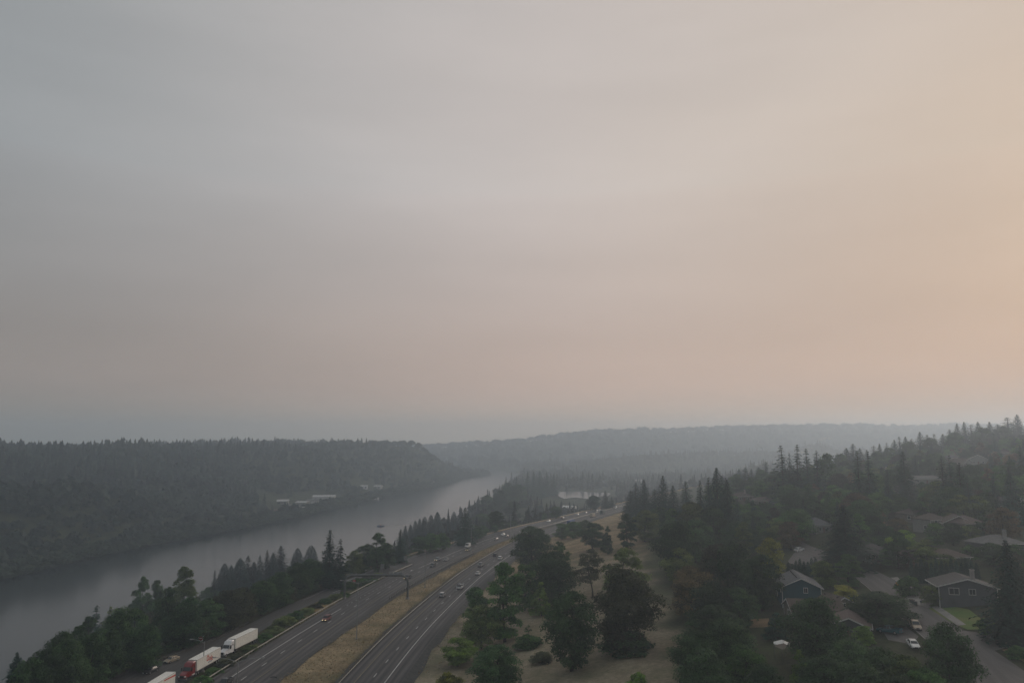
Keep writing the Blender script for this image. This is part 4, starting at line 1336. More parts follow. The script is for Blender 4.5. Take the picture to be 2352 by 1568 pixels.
def make_car(kind, name):
    p = PROF[kind]
    t = empty(name)
    b = MB().loft([ring(*s) for s in p['body']])
    body = b.build('body', None, t)
    xr0, xf0, xr1, xf1, z0, z1 = p['cab']
    hw0, hw1 = p['W'] / 2 - .06, p['W'] / 2 - .24
    if kind == 'van': hw1 = p['W'] / 2 - .12
    c = MB().add([(xr0, -hw0, z0 - .05), (xf0, -hw0, z0 - .05), (xf0, hw0, z0 - .05), (xr0, hw0, z0 - .05), (xr1, -hw1, z1), (xf1, -hw1, z1), (xf1, hw1, z1), (xr1, hw1, z1),
                  (xr1 + .12, -hw1 + .1, z1 + .05), (xf1 - .14, -hw1 + .1, z1 + .05), (xf1 - .14, hw1 - .1, z1 + .05), (xr1 + .12, hw1 - .1, z1 + .05)],
                 [(0, 1, 5, 4), (1, 2, 6, 5), (2, 3, 7, 6), (3, 0, 4, 7), (4, 5, 9, 8), (5, 6, 10, 9), (6, 7, 11, 10), (7, 4, 8, 11), (8, 9, 10, 11), (0, 3, 2, 1)])
    c.build('cabin', None, t)
    lp = lambda a, b, u: a + (b - a) * u
    e = .018

    def pane(nm, x_a, x_b, s0, s1, side):
        """side pane between two body positions at bottom and top"""
        y0, y1 = lp(hw0, hw1, s0) + e, lp(hw0, hw1, s1) + e
        za, zb = lp(z0 - .05, z1, s0), lp(z0 - .05, z1, s1)
        MB().add([(x_a[0], side * y0, za), (x_b[0], side * y0, za), (x_b[1], side * y1, zb), (x_a[1], side * y1, zb)], [(0, 1, 2, 3)]).build(nm, MATS['glass'], t)
    R0, R1, F0_, F1 = lp(xr0, xr1, .12), lp(xr0, xr1, .88), lp(xf0, xf1, .12), lp(xf0, xf1, .88)
    midb = (R0 + F0_) / 2
    for sd in (-1, 1):
        if kind == 'van':
            pane('side_window', (F0_ - 1.25, F1 - .85), (F0_ - .18, F1 - .1), .12, .88, sd)
        elif kind == 'pickup':
            pane('side_window', (midb - .1, midb - .1), (F0_ - .14, F1 - .1), .12, .88, sd)
            pane('side_window', (R0 + .14, R1 + .12), (midb - .2, midb - .2), .12, .88, sd)
        else:
            pane('side_window', (midb + .05, midb + .05), (F0_ - .14, F1 - .1), .12, .88, sd)
            pane('side_window', (R0 + .2, R1 + .16), (midb - .05, midb - .05), .12, .88, sd)

    def cross(nm, xa, xb, s0, s1, dx):
        y0, y1 = lp(hw0, hw1, s0) - .08, lp(hw0, hw1, s1) - .08
        za, zb = lp(z0 - .05, z1, s0), lp(z0 - .05, z1, s1)
        MB().add([(lp(xa, xb, s0) + dx, -y0, za), (lp(xa, xb, s0) + dx, y0, za), (lp(xa, xb, s1) + dx, y1, zb), (lp(xa, xb, s1) + dx, -y1, zb)], [(0, 1, 2, 3)]).build(nm, MATS['glass'], t)
    cross('windshield', xf0, xf1, .12, .9, .03)
    cross('rear_window', xr0, xr1, .4 if kind == 'van' else .18, .88, -.03)
    xe = p['body'][-1][0]
    zt = p['body'][-1][3]
    for sd in (-1, 1):
        MB().box(xe - .16, xe + .015, sd * .52 - .17, sd * .52 + .17, zt - .2, zt - .04).build('headlight', MATS['headlight'], t)
        xb = p['body'][0][0]
        zb = p['body'][0][3]
        MB().box(xb - .02, xb + .1, sd * .62 - .13, sd * .62 + .13, zb - .3, zb - .06).build('taillight', MATS['taillight'], t)
        MB().box(xf0 - .32, xf0 - .16, sd * (p['W'] / 2 + .08) - .09, sd * (p['W'] / 2 + .08) + .09, z0 + .02, z0 + .18).build('mirror', MATS['black_plastic'], t)
        for x in (-p['wb'], p['wb']): wheel(t, x, sd * (p['W'] / 2 - .1), p['r'])
    MB().box(xe - .10, xe + .02, -.34, .34, zt - .32, zt - .08).build('grille', MATS['black_plastic'], t)
    MB().box(xe - .06, xe + .05, -.78, .78, .30, .44).build('front_bumper', MATS['black_plastic'], t)
    MB().box(p['body'][0][0] - .05, p['body'][0][0] + .06, -.78, .78, .34, .48).build('rear_bumper', MATS['black_plastic'], t)
    if kind == 'pickup':
        MB().box(-2.62, -.86, -.80, .80, 1.095, 1.125).build('bed_floor', MATS['black_plastic'], t)
        for sd in (-1, 1): MB().box(-2.8, -.8, sd * .9 - .06, sd * .9 + .06, 1.05, 1.38).build('bed_side', None, t)
        MB().box(-2.83, -2.73, -.9, .9, 1.03, 1.37).build('tailgate', None, t)
    return t


def set_paint(t, mat):
    for o in t.children:
        if o.name.split('.')[0] in ('body', 'cabin', 'bed_side', 'tailgate'):
            if not o.data.materials: o.data.materials.append(MATS['black_plastic'])
            o.material_slots[0].link = 'OBJECT'
            o.material_slots[0].material = mat


def car(kind, name, x, y, rz, col, label, group=None, z=.04, lit=False):
    if kind not in PROTO:
        t = PROTO[kind] = make_car(kind, name)
    else:
        t = copy_tree(PROTO[kind])
        t.name = name
    t.location = (x, y, z)
    t.rotation_euler = (0, 0, rz)
    set_paint(t, col)
    tag(t, label, {'sedan': 'car', 'suv': 'car', 'van': 'van', 'pickup': 'pickup'}[kind], group)
    for o in t.children:
        if o.name.startswith('headlight'):
            o.material_slots[0].link = 'OBJECT'
            o.material_slots[0].material = MATS['headlight_lit' if lit else 'headlight']
    return t


WHT = paint('white', (.70, .70, .69)); SIL = paint('silver', (.42, .43, .44), .3, .5); BLK = paint('black', (.018, .019, .02)); DGR = paint('dark_grey', (.06, .063, .068), .3, .3)
RED = paint('dark_red', (.13, .012, .014)); BLU = paint('blue_grey', (.10, .13, .17), .3, .3); GLD = paint('gold', (.40, .34, .25), .35, .4); BRN = paint('brown', (.10, .085, .07), .35, .3)
TEAL = paint('teal', (.015, .10, .13)); TAN = paint('tan', (.42, .33, .24)); GRY = paint('mid_grey', (.17, .17, .17), .3, .3)


def on_road(px, py, away):
    x, y, _ = hit(px, py, 0.15)
    a = math.atan2(1.0, float(whiteR(y + 1) - whiteR(y - 1)) / 2)
    if not away: a = math.atan2(1.0, float(yelL(y + 1) - yelL(y - 1)) / 2) + math.pi
    return x, y, a


def fw(kind, name, px, py, away, col, label, lit=False, group=None):
    x, y, a = on_road(px, py, away)
    return car(kind, name, x, y, a, col, label, group, lit=lit)


fw('pickup', 'pickup_truck', 517, 1574, False, BLK, 'black pickup driving beside the parked semi trucks')
fw('suv', 'sport_utility_car', 750, 1424, False, RED, 'dark red sport utility car alone on the left carriageway', True)
fw('pickup', 'pickup_truck', 936, 1329, False, BLK, 'black pickup with glowing headlights just past the sign gantry', True)
fw('suv', 'sport_utility_car', 994, 1301, False, DGR, 'dark grey sport utility car beside a blue-grey sedan')
fw('suv', 'crossover_car', 1004, 1287, False, BLU, 'blue-grey crossover car between two dark cars', True)
fw('sedan', 'sedan_car', 1025, 1287, False, GRY, 'grey sedan in the lane by the median posts')
fw('van', 'van', 1074, 1256, False, WHT, 'white van followed closely past a lamp post')
fw('suv', 'sport_utility_car', 1075, 1264, False, DGR, 'dark sport utility car right in front of the white van', True)
fw('sedan', 'sedan_car', 1139, 1240, False, BRN, 'brown sedan in the inner left lane')
fw('sedan', 'sedan_car', 1155, 1229, False, WHT, 'white sedan overtaken by a dark sedan')
fw('sedan', 'sedan_car', 1163, 1233, False, DGR, 'dark sedan beside the white sedan')
fw('sedan', 'sports_car', 1260, 1198, False, WHT, 'low white car alone on the far bend')
fw('sedan', 'sedan_car', 1292, 1191, False, BRN, 'dark brown sedan on the far bend beside dry verge')
fw('sedan', 'sedan_car', 1326, 1183, False, SIL, 'silver car on the far bend near the white shelter')
fw('sedan', 'sedan_car', 1345, 1179, False, GRY, 'grey car following the silver car on the far bend')
fw('suv', 'sport_utility_car', 1369, 1175, False, DGR, 'dark car farthest round the bend behind a grey car')
fw('sedan', 'sedan_car', 1377, 1173, False, SIL, 'pale car beside the dark green lorry on the bend')
fw('van', 'van', 1413, 1167, False, WHT, 'white van coming out of the haze at the far bend')
fw('suv', 'crossover_car', 1016, 1369, True, SIL, 'silver crossover driving away behind the white work pickup')
wp = fw('pickup', 'work_pickup', 1057, 1351, True, WHT, 'white work pickup carrying a black ladder rack')
for xx in (-2.5, -.9):
    b = MB()
    for sd in (-1, 1): b.box(xx - .04, xx + .04, sd * .9 - .04, sd * .9 + .04, 1.35, 2.15)
    b.box(xx - .04, xx + .04, -.94, .94, 2.10, 2.18)
    b.build('ladder_rack', MATS['black_plastic'], wp)
b = MB()
for sd in (-1, 1): b.box(-2.7, .6, sd * .3 - .05, sd * .3 + .05, 2.2, 2.28)
for k in range(8): b.box(-2.6 + .4 * k, -2.55 + .4 * k, -.3, .3, 2.22, 2.26)
b.build('ladder', MATS['galvanised'], wp)
MB().box(-2.6, -1.1, -.75, .75, 1.15, 1.75).build('tool_box', MATS['black_plastic'], wp)
fw('sedan', 'sedan_car', 1098, 1319, True, WHT, 'white sedan driving away in the right lane')
fw('pickup', 'pickup_truck', 1104, 1300, True, SIL, 'silver pickup driving away in the inner lane')
fw('suv', 'sport_utility_car', 1138, 1277, True, BLK, 'black sport utility car driving away beside a white one')
fw('suv', 'sport_utility_car', 1149, 1284, True, WHT, 'white sport utility car driving away near the leaning oak')


# heavy trucks
def semi(x, y, rz, col, label, fair=True, lettering=None, stripe=False):
    t = empty('semi_truck', (x, y, .04), rz)
    t.scale = (.84, .96, .98)
    tag(t, label, 'truck')
    # trailer behind the cab
    tr = MB().box(-10.6, 4.2, -1.29, 1.29, 1.18, 4.05).build('trailer', MATS['trailer_white'], t)
    b = MB()
    for sd in (-1, 1):
        b.box(-10.64, 4.24, sd * 1.30 - .03, sd * 1.30 + .03, 3.93, 4.09)
        b.box(-10.64, 4.24, sd * 1.30 - .03, sd * 1.30 + .03, 1.10, 1.28)
    b.box(4.2, 4.25, -1.3, 1.3, 3.95, 4.09); b.box(-10.65, -10.6, -1.3, 1.3, 3.95, 4.09)
    b.build('rail_trim', MATS['trailer_trim'], tr)
    for k in range(12):
        xx = -9.9 + 1.22 * k
        bb = MB()
        for sd in (-1, 1): bb.box(xx - .02, xx + .02, sd * 1.292 - .012, sd * 1.292 + .012, 1.3, 3.9)
        bb.build('side_post', MATS['trailer_trim'], tr)
    MB().box(-10.64, -10.602, -1.2, -.02, 1.3, 3.9).build('rear_door', MATS['trailer_white'], tr)
    MB().box(-10.64, -10.602, .02, 1.2, 1.3, 3.9).build('rear_door', MATS['trailer_white'], tr)
    MB().box(-10.2, 4.0, -.5, .5, .95, 1.17).build('chassis', MATS['black_plastic'], t)
    MB().box(2.2, 2.4, -.9, -.7, .2, 1.0).box(2.2, 2.4, .7, .9, .2, 1.0).build('landing_gear', MATS['dark_steel'], t)
    for xx in (-9.6, -8.3, 3.0, 4.3, 9.6):
        for sd in (-1, 1): wheel(t, xx, sd * (.98 if xx < 9 else 1.05), .5, .5 if xx < 9 else .3)
    # tractor
    MB().box(2.4, 9.9, -.45, .45, .6, .95).build('frame', MATS['dark_steel'], t)
    cab = MB().loft([[(5.0, -1.22, .75), (5.0, 1.22, .75), (5.0, 1.22, 3.75 if fair else 3.0), (5.0, -1.22, 3.75 if fair else 3.0)],
                     [(6.5, -1.22, .75), (6.5, 1.22, .75), (6.5, 1.18, 3.70 if fair else 3.0), (6.5, -1.18, 3.70 if fair else 3.0)],
                     [(7.25, -1.2, .75), (7.25, 1.2, .75), (7.25, 1.05, 3.0), (7.25, -1.05, 3.0)],
                     [(7.75, -1.12, .75), (7.75, 1.12, .75), (7.75, 1.02, 2.05), (7.75, -1.02, 2.05)]]).build('cab', col, t)
    if fair:
        MB().loft([[(5.0, -1.2, 3.7), (5.0, 1.2, 3.7), (5.0, 1.05, 4.02), (5.0, -1.05, 4.02)], [(6.2, -1.15, 3.66), (6.2, 1.15, 3.66), (6.2, .95, 3.9), (6.2, -.95, 3.9)],
                   [(7.15, -1.0, 3.02), (7.15, 1.0, 3.02), (7.1, .8, 3.2), (7.1, -.8, 3.2)]]).build('roof_fairing', col, t)
    MB().loft([[(7.7, -1.08, .7), (7.7, 1.08, .7), (7.7, 1.0, 2.0), (7.7, -1.0, 2.0)], [(9.3, -1.0, .7), (9.3, 1.0, .7), (9.3, .85, 1.8), (9.3, -.85, 1.8)],
               [(10.2, -.86, .72), (10.2, .86, .72), (10.15, .7, 1.5), (10.15, -.7, 1.5)]]).build('hood', col, t)
    MB().add([(7.32, -.98, 2.93), (7.32, .98, 2.93), (7.80, .98, 2.06), (7.80, -.98, 2.06)], [(0, 1, 2, 3)]).build('windshield', MATS['glass'], t)
    for sd in (-1, 1):
        MB().add([(6.5, sd * 1.225, 2.0), (7.55, sd * 1.16, 2.0), (7.25, sd * 1.09, 2.85), (6.5, sd * 1.205, 2.85)], [(0, 1, 2, 3)]).build('side_window', MATS['glass'], t)
        MB().box(5.5, 5.95, sd * 1.225 - .01, sd * 1.225 + .01, 2.5, 3.0).build('sleeper_window', MATS['glass'], t)
        MB().box(7.5, 7.66, sd * 1.5 - .13, sd * 1.5 + .13, 1.95, 2.75).tube([(7.55, sd * 1.12, 2.7), (7.58, sd * 1.5, 2.7)], .03, 5).build('mirror', MATS['black_plastic'], t)
        MB().box(9.85, 10.22, sd * .82 - .16, sd * .82 + .16, 1.02, 1.32).build('headlight', MATS['headlight'], t)
        MB().cyl((6.0, sd * 1.0, .75), (1, 0, 0), .33, .75, 12).build('fuel_tank', MATS['alloy'], t)
        MB().loft([[(9.0, sd * .9, .75), (9.0, sd * 1.22, .75), (9.0, sd * 1.22, .85), (9.0, sd * .9, .9)], [(9.55, sd * .85, 1.1), (9.55, sd * 1.22, 1.1), (9.55, sd * 1.2, 1.2), (9.55, sd * .85, 1.3)],
                   [(10.15, sd * .8, .75), (10.15, sd * 1.15, .75), (10.15, sd * 1.12, .9), (10.15, sd * .8, 1.0)]]).build('fender', col, t)
    MB().box(10.16, 10.26, -.58, .58, .82, 1.42).build('grille', MATS['black_plastic'], t)
    MB().box(10.05, 10.38, -1.2, 1.2, .38, .74).build('bumper', col if not fair else MATS['dark_steel'], t)
    MB().tube([(4.9, -1.0, .9), (4.9, -1.0, 3.6)], .08, 7).build('exhaust', MATS['alloy'], t)
    if lettering:
        cu = bpy.data.curves.new('lettering', 'FONT')
        cu.body, cu.size, cu.extrude, cu.offset = lettering, 2.0, .006, .035
        cu.align_x, cu.align_y = 'CENTER', 'CENTER'
        tmp = bpy.data.objects.new('lettering_curve', cu)
        COL.objects.link(tmp)
        bpy.context.view_layer.update()
        me = bpy.data.meshes.new_from_object(tmp.evaluated_get(bpy.context.evaluated_depsgraph_get()))
        bpy.data.objects.remove(tmp)
        for sd in (-1, 1):
            o = link('lettering', me, MATS['letter_red'], tr)
            o.location = (-3.6, sd * 1.318, 2.75)
            o.rotation_euler = (math.pi / 2, R(8), 0 if sd < 0 else math.pi)
            MB().box(-4.9, -2.5, sd * 1.318 - .006, sd * 1.318 + .006, 1.72, 1.86).build('lettering_underline', MATS['letter_blue'], tr)
    if stripe:
        for sd in (-1, 1): MB().add([(-10.6, sd * 1.318, 3.1), (-4, sd * 1.318, 3.5), (-4, sd * 1.318, 3.75), (-10.6, sd * 1.318, 3.5)], [(0, 1, 2, 3)]).build('side_stripe', MATS['letter_red'], tr)
    return t


pmat('trailer_white', (.78, .77, .72), .5, noise=.10, nscale=.5)
pmat('trailer_trim', (.62, .61, .57), .5, .2, noise=.2, nscale=1)
pmat('letter_red', (.52, .045, .02), .5)
pmat('letter_blue', (.03, .06, .22), .5)
TRED = paint('truck_red', (.20, .010, .014))
TWHT = paint('truck_white', (.74, .74, .74))


def truck_at(front, rear, col, label, **kw):
    f, r = Vector(hit(*front)[:2]), Vector(hit(*rear)[:2])
    d = (f - r).normalized()
    c = f - d * 8.7
    return semi(c.x, c.y, math.atan2(d.y, d.x), col, label, **kw)


truck_at((508, 1511), (588, 1471), TWHT, 'white semi truck with plain white trailer parked last in the row on the ramp')
truck_at((416, 1566), (503, 1516), TRED, 'red semi truck pulling a white trailer with red Dole lettering', lettering='Dole')
truck_at((300, 1640), (398, 1576), TRED, 'white trailer with red side stripe parked in front of the red semi truck', stripe=True)


def lorry(px, py, away, cabcol, boxcol, label, ln=7.5, hh=3.6, z0=1.0):
    x, y, a = on_road(px, py, away)
    t = empty('box_truck', (x, y, .04), a)
    tag(t, label, 'truck')
    MB().box(-ln / 2 - .6, ln / 2 - .6, -1.2, 1.2, z0, hh).build('cargo_box', boxcol, t)
    MB().loft([[(ln / 2 - .5, -1.1, .6), (ln / 2 - .5, 1.1, .6), (ln / 2 - .5, 1.05, 2.7), (ln / 2 - .5, -1.05, 2.7)], [(ln / 2 + .7, -1.1, .6), (ln / 2 + .7, 1.1, .6), (ln / 2 + .6, .95, 2.6), (ln / 2 + .6, -.95, 2.6)],
               [(ln / 2 + 1.4, -1.05, .6), (ln / 2 + 1.4, 1.05, .6), (ln / 2 + 1.3, .95, 1.6), (ln / 2 + 1.3, -.95, 1.6)]]).build('cab', cabcol, t)
    MB().add([(ln / 2 + .64, -.9, 2.5), (ln / 2 + .64, .9, 2.5), (ln / 2 + 1.3, .92, 1.66), (ln / 2 + 1.3, -.92, 1.66)], [(0, 1, 2, 3)]).build('windshield', MATS['glass'], t)
    MB().box(-ln / 2 - .4, ln / 2 + 1.2, -.45, .45, .55, 1.0).build('chassis', MATS['dark_steel'], t)
    for xx in (-ln / 2 + .9, ln / 2 + .7):
        for sd in (-1, 1): wheel(t, xx, sd * .98, .46, .4)
    return t


pmat('box_blue', (.02, .06, .20), .5); pmat('box_tan', (.30, .25, .19), .6); pmat('box_green', (.02, .04, .035), .5); pmat('cab_orange', (.24, .07, .03), .5)
lorry(1312, 1206, True, MATS['cab_orange'], MATS['box_blue'], 'blue box truck with orange-red cab half hidden by shrubs', 12, 3.9)
lorry(1361, 1188, True, TAN, MATS['box_tan'], 'tan box truck driving away on the far right carriageway', 6.5, 3.5)
lorry(1384, 1181, True, DGR, MATS['box_green'], 'dark green box truck driving away ahead of the tan one', 6.5, 3.8)


def parked(kind, name, px, py, px2, py2, col, label, zlift=.06):
    a, b = hit(px, py), hit(px2, py2)
    ang = math.atan2(b[1] - a[1], b[0] - a[0])
    t = car(kind, name, a[0], a[1], ang, col, label, z=a[2] + zlift)
    dx, dy = math.cos(ang), math.sin(ang)
    sl = float(T(a[0] + dx * 2, a[1] + dy * 2) - T(a[0] - dx * 2, a[1] - dy * 2)) / 4
    t.rotation_euler = (0, -math.atan(sl), ang)
    return t


parked('sedan', 'sedan_car', 394, 1520, 372, 1528, GLD, 'gold sedan parked beside the stone wall', .16)
parked('sedan', 'sedan_car', 346, 1545, 322, 1556, BLK, 'black sedan parked near the gold sedan on the ramp', .16)

# ------------------------------------------------------------------ freeway furniture
def gantry():
    a = hit(791, 1375); b = hit(936, 1375)
    t = empty('sign_gantry', (a[0], a[1], 0))
    tag(t, 'dark steel arched sign gantry spanning the left carriageway', 'gantry')
    dx, dy = b[0] - a[0], b[1] - a[1]
    Ln = math.hypot(dx, dy)
    t.rotation_euler = (0, 0, math.atan2(dy, dx))
    hz_, rr = 9.0, 3.0
    pts = [(0, 0, -.5), (0, 0, hz_ - rr)] + [(rr - rr * math.cos(u), 0, hz_ - rr + rr * math.sin(u)) for u in np.linspace(.2, math.pi / 2, 7)]
    MB().tube(pts, .42, 12).build('leg', MATS['dark_steel'], t)
    MB().tube([(Ln - p[0], p[1], p[2]) for p in pts], .42, 12).build('leg', MATS['dark_steel'], t)
    MB().tube([(rr, 0, hz_), (Ln / 2, 0, hz_ + .12), (Ln - rr, 0, hz_)], .46, 12).build('beam', MATS['dark_steel'], t)
    for u in (0, Ln): MB().cyl((u, 0, .25), (0, 0, 1), .75, .35, 12).build('footing', MATS['concrete'], t)
    for k in range(14):
        MB().box(6.0 + k * 1.15, 6.06 + k * 1.15, .36, .5, hz_ - 1.35, hz_ + .5).build('hanger', MATS['dark_steel'], t)
    MB().box(5.5, Ln - 2.6, .2, .95, hz_ - .92, hz_ - .86).build('walkway', MATS['dark_steel'], t)
    for u in (7.2, 11.0): MB().box(u, u + 3.0, .52, .60, hz_ - 1.3, hz_ + .1).build('sign_panel', MATS['sign_back'], t)
    for u in (18.2, 20.1, 22.0): MB().box(u - .85, u + .85, .45, .80, hz_ - .2, hz_ + 1.25).build('lane_sign', MATS['galvanised'], t)


gantry()


def lamp_post(x, y, z, h, label, ang=0.0, arms=2, arm=5.0, group='tall freeway lamp posts', mast_z=0):
    t = empty('lamp_post', (x, y, z), ang)
    tag(t, label, 'lamp post', group)
    MB().tube([(0, 0, -.3), (0, 0, h * .5), (0, 0, h)], [.16, .12, .08], 8).build('pole', MATS['galvanised'], t)
    MB().box(-.35, .35, -.35, .35, -.3, .35).build('footing', MATS['concrete'], t)
    for sd in ((-1, 1) if arms == 2 else (-1,)):
        a = MB().tube([(0, 0, h - .5), (sd * arm * .45, 0, h + .25), (sd * arm, 0, h + .55)], [.07, .055, .05], 6).build('arm', MATS['galvanised'], t)
        hd = MB().loft([[(sd * (arm - .1), -.12, h + .48), (sd * (arm - .1), .12, h + .48), (sd * (arm - .1), .12, h + .62), (sd * (arm - .1), -.12, h + .62)],
                        [(sd * (arm + .8), -.2, h + .5), (sd * (arm + .8), .2, h + .5), (sd * (arm + .8), .16, h + .66), (sd * (arm + .8), -.16, h + .66)]]).build('lamp_head', MATS['galvanised'], t)
        MB().box(sd * (arm + .4) - .25, sd * (arm + .4) + .25, -.14, .14, h + .45, h + .50).build('lamp_lens', MATS['lamp_glass'], hd)
    return t


def lamp_px(px, base, top, label, ang=0, arms=2, arm=5.0, group=None):
    x, y, z = hit(px, base)
    return lamp_post(x, y, z, top_z(y, top) - z, label, ang, arms, arm, group)


lamp_px(540, 1666, 1515, 'double-armed lamp post beside the lanes opposite the red semi truck')
lamp_px(819, 1467, 1336, 'tall double-armed lamp post on the dry median beside the gantry')
lamp_px(976, 1349, 1262, 'lamp post on the median near the black pickup', R(8))
lamp_px(1082, 1279, 1212, 'lamp post on the median just past the white van', R(14))
lamp_px(1180, 1282, 1205, 'lamp post in front of the broad leaning oak', R(20), 1)
lamp_px(1173, 1212, 1180, 'hazy lamp post on the verge beside a small bush', R(24))
lamp_px(1320, 1180, 1148, 'hazy lamp post beside the white arched shelter', R(28))
lamp_px(466, 1542, 1472, 'single-armed lamp post between the red semi truck and the shrubs', R(0), 1, 3.2)


def utility_pole(px, base, top, label):
    x, y, z = hit(px, base)
    h = top_z(y, top) - z
    t = empty('utility_pole', (x, y, z), R(30))
    tag(t, label, 'utility pole', 'wooden utility poles below the verge')
    MB().tube([(0, 0, -.3), (0, 0, h)], [.19, .12], 7).build('pole', MATS['timber_post'], t)
    MB().box(-1.2, 1.2, -.06, .06, h - .9, h - .75).build('crossarm', MATS['timber_post'], t)
    for u in (-1.1, -.4, .4, 1.1): MB().cyl((u, 0, h - .66), (0, 0, 1), .06, .09, 6).build('insulator', MATS['sign_back'], t)


for p in ((1151, 1212, 1182), (1299, 1178, 1144), (1236, 1190, 1159), (1040, 1252, 1214)):
    utility_pole(*p, 'thin wooden utility pole on the verge below the outer guard rail')


def road_sign(px, base, top, kind, label, rz=0.0, group=None, size=.75):
    x, y, z = hit(px, base)
    h = top_z(y, top) - z
    t = empty('road_sign', (x, y, z), rz)
    tag(t, label, 'road sign', group)
    MB().tube([(0, .04, -.3), (0, .04, h - .05)], .045, 6).build('post', MATS['galvanised'], t)
    s = size
    if kind == 'enter':
        p = MB().box(-s, s, -.02, .02, h - 2 * s, h).build('panel', MATS['sign_white'], t)
        MB().cyl((0, -.03, h - s), (0, 1, 0), s * .92, .012, 24).build('disc', MATS['sign_red'], p)
        MB().box(-s * .68, s * .68, -.06, -.044, h - s - s * .15, h - s + s * .15).build('bar', MATS['sign_white'], p)
    elif kind == 'wrong':
        p = MB().box(-s, s, -.02, .02, h - 1.3 * s, h).build('panel', MATS['sign_red'], t)
        MB().box(-s * .7, s * .7, -.035, -.022, h - .75 * s, h - .55 * s).build('bar', MATS['sign_white'], p)
    elif kind == 'diamond':
        p = MB().add([(0, -.02, h - 2 * s), (s, -.02, h - s), (0, -.02, h), (-s, -.02, h - s), (0, .02, h - 2 * s), (s, .02, h - s), (0, .02, h), (-s, .02, h - s)],
                     [(0, 1, 2, 3), (4, 7, 6, 5), (0, 4, 5, 1), (1, 5, 6, 2), (2, 6, 7, 3), (3, 7, 4, 0)]).build('panel', MATS['sign_yellow'], t)
        MB().tube([(0, -.04, h - 1.5 * s), (0, -.04, h - s), (-.18 * s, -.04, h - .6 * s)], .06, 5).build('curve_arrow', MATS['black_plastic'], p)
        MB().box(-s * .45, s * .45, -.03, .0, h - 2.9 * s, h - 2.1 * s).build('plate', MATS['sign_yellow'], t)
    else:
        p = MB().box(-s, s, -.02, .02, h - 2.4 * s, h).build('panel', MATS['sign_back'], t)
        MB().box(-s * .9, s * .9, -.06, -.02, h - .7 * s, h - .6 * s).box(-s * .9, s * .9, -.06, -.02, h - 1.9 * s, h - 1.8 * s).build('brace', MATS['galvanised'], p)
    return t


road_sign(460, 1481, 1459, 'enter', 'red and white do-not-enter sign on the bank beside the stone wall')
road_sign(583, 1470, 1452, 'enter', 'red and white do-not-enter sign at the rear of the white trailer')
road_sign(749, 1341, 1329, 'wrong', 'small red sign on the verge left of the exit ramp', size=.6)
road_sign(813, 1352, 1331, 'wrong', 'small red sign in the shrubs under the gantry', size=.6)
road_sign(931, 1298, 1276, 'back', 'grey sign seen from behind on the verge past the gore', size=.9)
road_sign(878, 1316, 1294, 'back', 'grey sign seen from behind on the shrubby ramp island', size=.9)
road_sign(1286, 1237, 1225, 'back', 'small sign on a post on the dry park slope', size=.5)
for px, b, tp in ((651, 1380, 1372), (837, 1302, 1294)):
    x, y, z = hit(px, b)
    t = empty('marker_post', (x, y, z))
    tag(t, 'small white marker post on the verge above the exit ramp', 'post', 'white marker posts')
    h = max(.9, top_z(y, tp) - z)
    MB().box(-.1, .1, -.03, .03, 0, h).build('blade', MATS['sign_white'], t)
    MB().box(-.08, .08, -.04, -.032, h - .25, h - .08).build('reflector', MATS['sign_back'], t)
for k, (px, b) in enumerate(((767, 1370), (773, 1368), (779, 1366))):
    x, y, z = hit(px, b)
    t = empty('control_cabinet', (x, y, z + .05), R(12))
    tag(t, 'pale metal control cabinet in the row of three beside the gantry leg', 'cabinet', 'control cabinets by the gantry')
    MB().box(-.45, .45, -.4, .4, .12, 1.75).build('housing', MATS['sign_back'], t)
    MB().box(-.4, .4, -.425, -.401, .3, 1.6).build('door', MATS['galvanised'], t)
    MB().box(-.5, .5, -.45, .45, 1.75, 1.82).build('lid', MATS['galvanised'], t)
    MB().box(-.6, .6, -.55, .55, -.2, .12).build('plinth', MATS['concrete'], t)
x, y, z = hit(629, 1556)
o = MB().tube([(-.9, -.2, .1), (-.4, .2, .18), (.2, .25, .12), (.7, -.1, .2), (.9, -.35, .08)], [.1, .14, .12, .14, .06], 6).build('tyre_scrap', MATS['tyre'])
o.location = (x, y, z + .05)
tag(o, 'curled black tyre scrap on the gravel beside the median grass', 'tyre')

# ------------------------------------------------------------------ houses
pmat('siding_blue', (.026, .085, .105), .75, noise=.15, nscale=.8)
pmat('siding_grey', (.10, .105, .112), .8, noise=.18, nscale=.8)
pmat('siding_tan', (.19, .165, .135), .8, noise=.18, nscale=.8)
pmat('siding_pale', (.28, .275, .26), .8, noise=.18, nscale=.8)
pmat('siding_white', (.60, .59, .57), .8, noise=.15, nscale=.8)
for nm, c in (('grey', (.125, .128, .135)), ('brown', (.105, .082, .068)), ('dark', (.085, .082, .08)), ('rose', (.135, .10, .09)), ('pale', (.15, .148, .145))):
    pmat('roof_' + nm, c, .9, noise=.3, nscale=1.1, bump=.4, bscale=5)
pmat('brick_red', (.20, .11, .085), .9, noise=.3, nscale=3)


